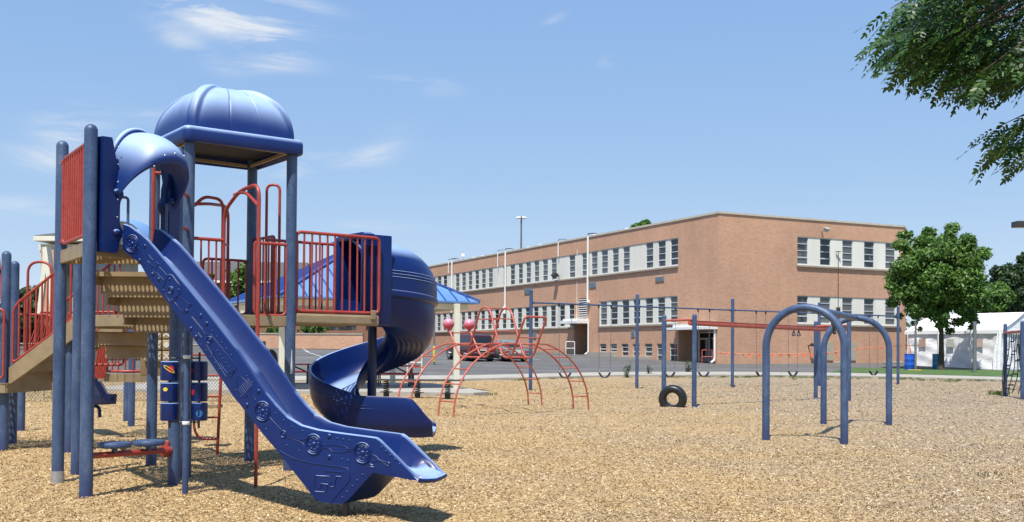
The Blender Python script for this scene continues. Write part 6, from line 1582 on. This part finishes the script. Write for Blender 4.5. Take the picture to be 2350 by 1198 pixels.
bm = B(); beam(bm, A_+Vector((0, 0, zt))+n*.3, A_+d*L+Vector((0, 0, zt))+n*.3, 1.2, .5); obj('eave', bm, M_stucco, hb)
bm = B(); a = P(560, 785, 95); b = P(834, 783, 93); beam(bm, V3(a.xy, 2.15), V3(b.xy, 2.15), .4, 1.3); gw = obj('planter_wall', bm, M_brick); bm = B(); beam(bm, V3(a.xy, 2.84), V3(b.xy, 2.84), .5, .12); obj('wall_cap', bm, M_conc, gw); tag(gw, 'low brick planter wall at the far side of the car park', 'wall')
hh = thing('long_grey_roof_house', 'long building with a grey shingle roof and white gutter behind the tower', 'building', (-35, 135, 2))
a = P(380, 600, 135); b = P(700, 600, 135); ze = P(500, 644, 135).z; zr = P(500, 598, 140).z
bm = B(); quad(bm, V3(a.xy, ze), V3(b.xy, ze), (b.x-1, b.y+7, zr), (a.x+1, a.y+7, zr)); quad(bm, (b.x, b.y+14, ze), (a.x, a.y+14, ze), (a.x+1, a.y+7, zr), (b.x-1, b.y+7, zr)); v = [bm.verts.new(q) for q in (V3(b.xy, ze), (b.x, b.y+14, ze), (b.x-1, b.y+7, zr))]; bm.faces.new(v); obj('roof', bm, M_shingle, hh)
bm = B(); beam(bm, V3(a.xy, ze-.12), V3(b.xy, ze-.12), .2, .3); obj('gutter', bm, M_white, hh)
bm = B(); box(bm, ((a.x+b.x)/2, a.y+7, ze/2), b.x-a.x-2, 12, ze-.2); obj('wall', bm, M_brick2, hh)
ho = thing('corner_house', 'tall beige house with a grey hipped roof at the left edge', 'building', (-30, 62, 1))
a = P(98, 560, 62); b = P(215, 560, 62); zt = P(100, 547, 62).z; zr = P(150, 524, 66).z; zb_ = 0
bm = B(); box(bm, ((a.x+b.x)/2+.2, 66, zt/2), b.x-a.x-.6, 7.4, zt); obj('wall', bm, M_stucco, ho)
bm = B(); o_ = 1.0; a2 = P(80, 545, 61); zE = P(80, 541, 61).z
cc = [(a2.x, 60.8), (b.x+1, 60.8), (b.x+1, 70.5), (a2.x, 70.5)]; ap = ((a2.x+3.2, 65.5), (b.x-1.5, 65.5)); zr = zE+1.15
quad(bm, V3(cc[0], zE), V3(cc[1], zE), V3(ap[1], zr), V3(ap[0], zr)); quad(bm, V3(cc[2], zE), V3(cc[3], zE), V3(ap[0], zr), V3(ap[1], zr))
for t3 in ((cc[3], cc[0], ap[0]), (cc[1], cc[2], ap[1])): bm.faces.new([bm.verts.new(V3(q, zE if i < 2 else zr)) for i, q in enumerate(t3)])
obj('roof', bm, M_shingle, ho)
bm = B(); box(bm, ((cc[0][0]+cc[1][0])/2, 65.65, zE-.16), cc[1][0]-cc[0][0], 9.7, .28); box(bm, ((a.x+b.x)/2+.1, 65.8, zt-.55), b.x-a.x+.4, 8.2, .35); box(bm, ((a.x+b.x)/2+.1, 65.8, P(100, 577, 62).z), b.x-a.x+.3, 8.0, .22); obj('eave', bm, M_cream, ho)
bm = B(); a = P(107, 568, 60); b = P(128, 730, 60); beam(bm, a, b, .6, .25); c = P(92, 720, 60); beam(bm, a, c, .25, .25); obj('sloping_buttress', bm, M_cream, ho)
bm = B(); box(bm, (P(150, 640, 62).x, 62.1, P(118, 600, 62).z), 1.6, .3, 1.5); obj('window', bm, M_glass, ho)
bm = B(); box(bm, (P(106, 660, 60.8).x, 61.3, P(106, 660, 61).z), .75, .8, 4.4); obj('brick_pier', bm, M_brick, ho)

# ------------------------------------------------------------------ trees
def leaf_cloud(clumps, n, size, flat=.35):
    """n small leaves spread through clumps [(c, r3)], denser near each clump's skin"""
    cs_ = np.array([c for c, r in clumps]); rs = np.array([r for c, r in clumps]); w = (rs[:, 0]*rs[:, 1]); idx = rng.choice(len(clumps), n, p=w/w.sum())
    d = rng.normal(size=(n, 3)); d /= np.linalg.norm(d, axis=1)[:, None]; rad = rng.random(n)**.38*(1+.10*rng.normal(size=n))
    c = cs_[idx]+d*rs[idx]*rad[:, None]
    nrm = d*.8+rng.normal(size=(n, 3))*.65+np.array([0, 0, .5]); nrm /= np.linalg.norm(nrm, axis=1)[:, None]
    a = np.cross(nrm, rng.normal(size=(n, 3))); a /= np.linalg.norm(a, axis=1)[:, None]; b = np.cross(nrm, a)
    s = size*rng.uniform(.6, 1.3, n)[:, None]; a = a*s; b = b*s*.5
    v = np.stack([c-a, c+b, c+a, c-b], 1).reshape(-1, 3); return v, np.arange(4*n).reshape(-1, 4)
def tree(nm, base, crown, n, size, mat, label, tr_r=.15, tr_top=None, nclump=46, csz=.30, gap=.0, group=None, seed=1, limbs=9):
    """crown = list of (centre, radii) big lobes; clumps scattered over their skins"""
    global rng
    rng = np.random.default_rng(seed); random.seed(seed)
    t = thing(nm, label, 'tree', tuple(base), group); cl_ = []
    for (c, r) in crown:
        c = np.array(c, float); r = np.array(r, float); m = max(4, int(nclump*(r[0]*r[2])/sum(q[1][0]*q[1][2] for q in crown)))
        for k in range(m):
            ph = math.acos(1-2*(k+.5)/m); th = k*2.39996+random.uniform(-.3, .3); f = random.uniform(.55, .92)
            d = np.array([math.sin(ph)*math.cos(th), math.sin(ph)*math.sin(th), math.cos(ph)]); rr = random.uniform(.75, 1.25)*csz*r.min(); cl_.append((c+d*r*f, np.array([rr, rr, rr*.72])))
    v, f = leaf_cloud(cl_, n, size); npmesh('crown', v, f, mat, t)
    bm = B(); top = Vector(tr_top) if tr_top else Vector(crown[0][0]); b0 = Vector(base)
    tube(bm, [b0+Vector((0, 0, -.2)), b0+Vector((0, 0, .3)), b0+(top-b0)*.4+Vector((.04, 0, 0)), top], tr_r, 12, rfun=lambda u: tr_r*(1.55-1.2*u if u > .2 else 1.9-2.6*u))
    for k in range(limbs):
        c, r = cl_[(k*7) % len(cl_)]; s = b0+(top-b0)*random.uniform(.35, .85); e = Vector(c); m = (s+e)/2+Vector((0, 0, .12*(e-s).length)); tube(bm, [s, m, e], tr_r*.3, 6, rfun=lambda u: tr_r*(.40-.34*u))
    obj('trunk', bm, M_bark, t, smooth=60); return t
D = 67.0
def cr(X, Y, d, rx, ry): p = P(X, Y, d); return ((p.x, p.y, p.z), (rx, rx, ry))
bp = P(2160, 848, D); bp.z = lot(bp.x, bp.y)-.03
tree('young_tree', bp, [cr(2150, 640, D, 2.7, 2.7), cr(2112, 572, D, 1.5, 1.45), cr(2165, 560, D, 1.6, 1.35), cr(2205, 575, D, 1.5, 1.3), cr(2205, 610, D, 1.7, 2.0), cr(2085, 640, D, 1.35, 1.2), cr(2080, 708, D, 1.2, .95), cr(2200, 705, D, 1.8, 1.35), cr(2135, 735, D, 1.8, .8), cr(2195, 740, D, 1.6, .85), cr(2078, 665, D, 1.5, 1.5), cr(2232, 690, D, 1.3, 1.3)], 52000, .13, M_leafA, 'green leafy tree in front of the school corner and tent', .17, tr_top=tuple(P(2158, 620, D)), nclump=150, csz=.33, seed=5)
def bgtree(X, Ytop, Ybot, d, wpx, label, mat=M_leafB, n=9000, size=.28, seed=3, nc=34):
    c = P(X, (Ytop+Ybot)/2, d); h = (P(X, Ytop, d).z-P(X, Ybot, d).z)/2; w = wpx/2/F*d; base = Vector((c.x, c.y, lot(0, d) if d < 130 else 2.2))
    tree('background_tree', base, [((c.x, c.y, c.z), (w*.85, w*.85, h*.88)), ((c.x-w*.3, c.y, c.z-h*.3), (w*.6, w*.6, h*.5)), ((c.x+w*.3, c.y, c.z+h*.1), (w*.6, w*.6, h*.6))], n, size, mat, label, .3, nclump=nc, csz=.42, group='trees beyond the school grounds', seed=seed, limbs=5)
bgtree(2335, 575, 730, 120, 135, 'dark tree rising behind the tent at the right edge', seed=8, n=14000, size=.32)
bgtree(2285, 636, 730, 100, 95, 'low pale green tree between the young tree and the dark one', M_leafA, seed=9, n=9000, size=.24)
bgtree(2235, 655, 740, 112, 70, 'low green tree right behind the young tree\'s crown', M_leafA, seed=10, n=5000)
bgtree(2400, 600, 740, 110, 110, 'dark tree just beyond the right edge', seed=12, n=6000)
bgtree(1475, 503, 560, 118, 60, 'tree top showing above the school roof', M_leafA, seed=13, n=5000, size=.26)
bgtree(560, 588, 720, 100, 74, 'green tree seen between the red railings of the tower', M_leafA, seed=14, n=8000)
bgtree(468, 605, 740, 118, 60, 'green tree seen past the tower, left of the railed one', M_leafB, seed=15, n=5000)
bgtree(610, 650, 745, 122, 120, 'broad dark tree behind the picnic shelter', M_leafB, seed=16, n=7000)
bgtree(70, 655, 800, 92, 150, 'dark green tree behind the left railings', M_leafB, seed=17, n=10000)
bgtree(-20, 690, 800, 80, 120, 'dark shrubby tree at the left edge', M_leafB, seed=18, n=5000)
bgtree(270, 650, 760, 110, 150, 'wide tree behind the perforated steps', M_leafB, seed=19, n=6000)
bgtree(380, 690, 770, 118, 120, 'low tree behind the straight slide', M_leafB, seed=20, n=5000)
bgtree(720, 735, 768, 100, 90, 'clipped green shrub over the low planter wall', M_leafA, seed=21, n=5000, size=.14)
bgtree(640, 740, 775, 100, 70, 'smaller shrub over the low planter wall, left of the clipped one', M_leafA, seed=22, n=3000, size=.14)
bgtree(895, 742, 775, 112, 60, 'shrub at the right end of the planter wall', M_leafA, seed=23, n=2500, size=.14)
# far tree line closing the horizon to both sides
bm_v = []; 
rng = np.random.default_rng(40); cl_ = []
for k in range(150):
    x = -170+k*2.3+rng.uniform(-1, 1)
    if -6 < x < 55: continue
    cl_.append((np.array([x, 150+rng.uniform(-6, 6), 2.8+rng.uniform(0, 2.2)]), np.array([3.2, 3.2, rng.uniform(1.8, 3.2)])))
v, f = leaf_cloud(cl_, 26000, .5); o = npmesh('distant_trees', v, f, M_leafB); o['kind'] = 'stuff'; o['label'] = 'distant dark line of trees beyond the car park'; o['category'] = 'tree line'

# foreground locust tree: compound leaves hanging into the top right corner
def locust():
    rs = random.Random(5); V_, F_ = [], []
    t = thing('locust_tree', 'locust tree whose leafy branches hang into the top right corner', 'tree', (6.6, 5.6, 0))
    bm = B(); trunk = Vector((6.6, 5.6, -.1)); tube(bm, [trunk, trunk+Vector((-.05, 0, 1.6)), trunk+Vector((-.3, .05, 3.0)), trunk+Vector((-.5, .1, 4.3))], .2, 12, rfun=lambda u: .24-.13*u)
    def leaflet(c, d, up, L, w):
        s = d.cross(up).normalized()*w; i = len(V_)
        V_.extend([c, c+d*L*.3+s, c+d*L*.75+s*.8, c+d*L, c+d*L*.75-s*.8, c+d*L*.3-s]); F_.append((i, i+1, i+2, i+3)); F_.append((i, i+3, i+4, i+5))
    def frond(o, d, L):
        d = d.normalized(); n = rs.randint(6, 9); side = d.cross(Vector((rs.uniform(-.4, .4), rs.uniform(-.4, .4), 1))).normalized(); up = side.cross(d); p = Vector(o); g = Vector((0, 0, -1))
        roll = rs.uniform(-.7, .7); side = (side*math.cos(roll)+up*math.sin(roll)); pts = [p.copy()]
        for k in range(n):
            d = (d+g*.05).normalized(); p = p+d*(L/n); pts.append(p.copy()); q = .9 if k < n-2 else .7
            for s in (-1, 1):
                dd = (side*s*.9+d*.55+Vector((rs.uniform(-.15, .15), rs.uniform(-.15, .15), rs.uniform(-.25, .05)))).normalized(); upv = side.cross(d).normalized()+Vector((rs.uniform(-.4, .4), rs.uniform(-.4, .4), rs.uniform(-.3, .3)))
                leaflet(p, dd, upv, rs.uniform(.036, .050)*q, rs.uniform(.0075, .0105)*q)
        leaflet(p, d, side.cross(d), .042, .009); return pts
    # region to fill: polyline of the lower-left boundary in the photograph gives the crown's real extent at about six metres
    bx = [1990, 2035, 2100, 2160, 2230, 2290, 2350, 2420, 2600, 2900]; by = [85, 150, 190, 205, 235, 240, 215, 250, 330, 420]
    bt_ = [75, 20, -40, -80, -200, -200, -200, -260, -300, -300]
    twigs = []
    for k in range(330):
        X = rs.uniform(2040, 2860) if k > 190 else rs.uniform(2035, 2370); lo = np.interp(X, bx, by)-48; hi = max(-160, np.interp(X, bx, bt_)); Y = rs.uniform(hi, lo) if rs.random() < .6 else lo-rs.uniform(0, 30); twigs.append((X, Y))
    for (x0, x1, y0, y1, m) in ((2285, 2420, 290, 372, 24), (2420, 2600, 300, 400, 16)):
        for k in range(m): twigs.append((rs.uniform(x0, x1), rs.uniform(y0, y1)))
    twigs += [(2262, 322), (2300, 345), (2325, 300), (2345, 330), (2275, 330)]
    hub = [trunk+Vector((-.45, .05, 3.4)), trunk+Vector((-.5, .1, 4.2)), trunk+Vector((-.4, .1, 2.9))]
    for i, (X, Y) in enumerate(twigs):
        d = rs.uniform(5.1, 6.6); tip = P(X, Y, d); 
        dirv = Vector((-1, rs.uniform(-.5, .5), rs.uniform(-.65, .0))).normalized(); base = tip-dirv*.38+Vector((0, 0, .05))
        if i % 3 == 0: tube(bm, [base-dirv*.25+Vector((0, 0, .03)), base, tip], .004, 4, rfun=lambda u: .006-.004*u)
        for j in range(5):
            o = base+(tip-base)*(j/4); a = rs.uniform(-1.1, 1.1); dv = Vector((dirv.x*math.cos(a)-dirv.y*math.sin(a), dirv.x*math.sin(a)+dirv.y*math.cos(a), dirv.z-rs.uniform(.05, .55))); frond(o, dv, rs.uniform(.15, .23))
    for (X, Y, k, dd) in ((2150, 60, 1, 5.8), (2080, 75, 1, 5.6), (2250, 100, 0, 5.9), (2230, 30, 1, 5.5), (2330, 150, 0, 6.0), (2320, 345, 2, 5.9), (2600, 100, 1, 5.7), (2500, 200, 0, 5.4), (2290, 170, 0, 5.7)):
        e = P(X, Y, dd); s = hub[k]; m = (s+e)/2+Vector((0, 0, .16)); tube(bm, fillet([s, m, e], .8, 8), .02, 6, rfun=lambda u: .034-.029*u)
    obj('trunk', bm, M_bark, t, smooth=60)
    npmesh('crown', np.array([tuple(v) for v in V_]), np.array(F_), M_leafC, t)
locust()

# calibrate albedos once for the sun's strength: every surface alike
for m in bpy.data.materials:
    if not m.use_nodes: continue
    b = m.node_tree.nodes.get('Principled BSDF')
    if not b: continue
    i = b.inputs['Base Color']
    if i.is_linked:
        x = m.node_tree.nodes.new('ShaderNodeMixRGB'); x.blend_type = 'MULTIPLY'; x.inputs[0].default_value = 1; x.inputs[2].default_value = (.84, .84, .84, 1)
        m.node_tree.links.new(i.links[0].from_socket, x.inputs[1]); m.node_tree.links.new(x.outputs[0], i)
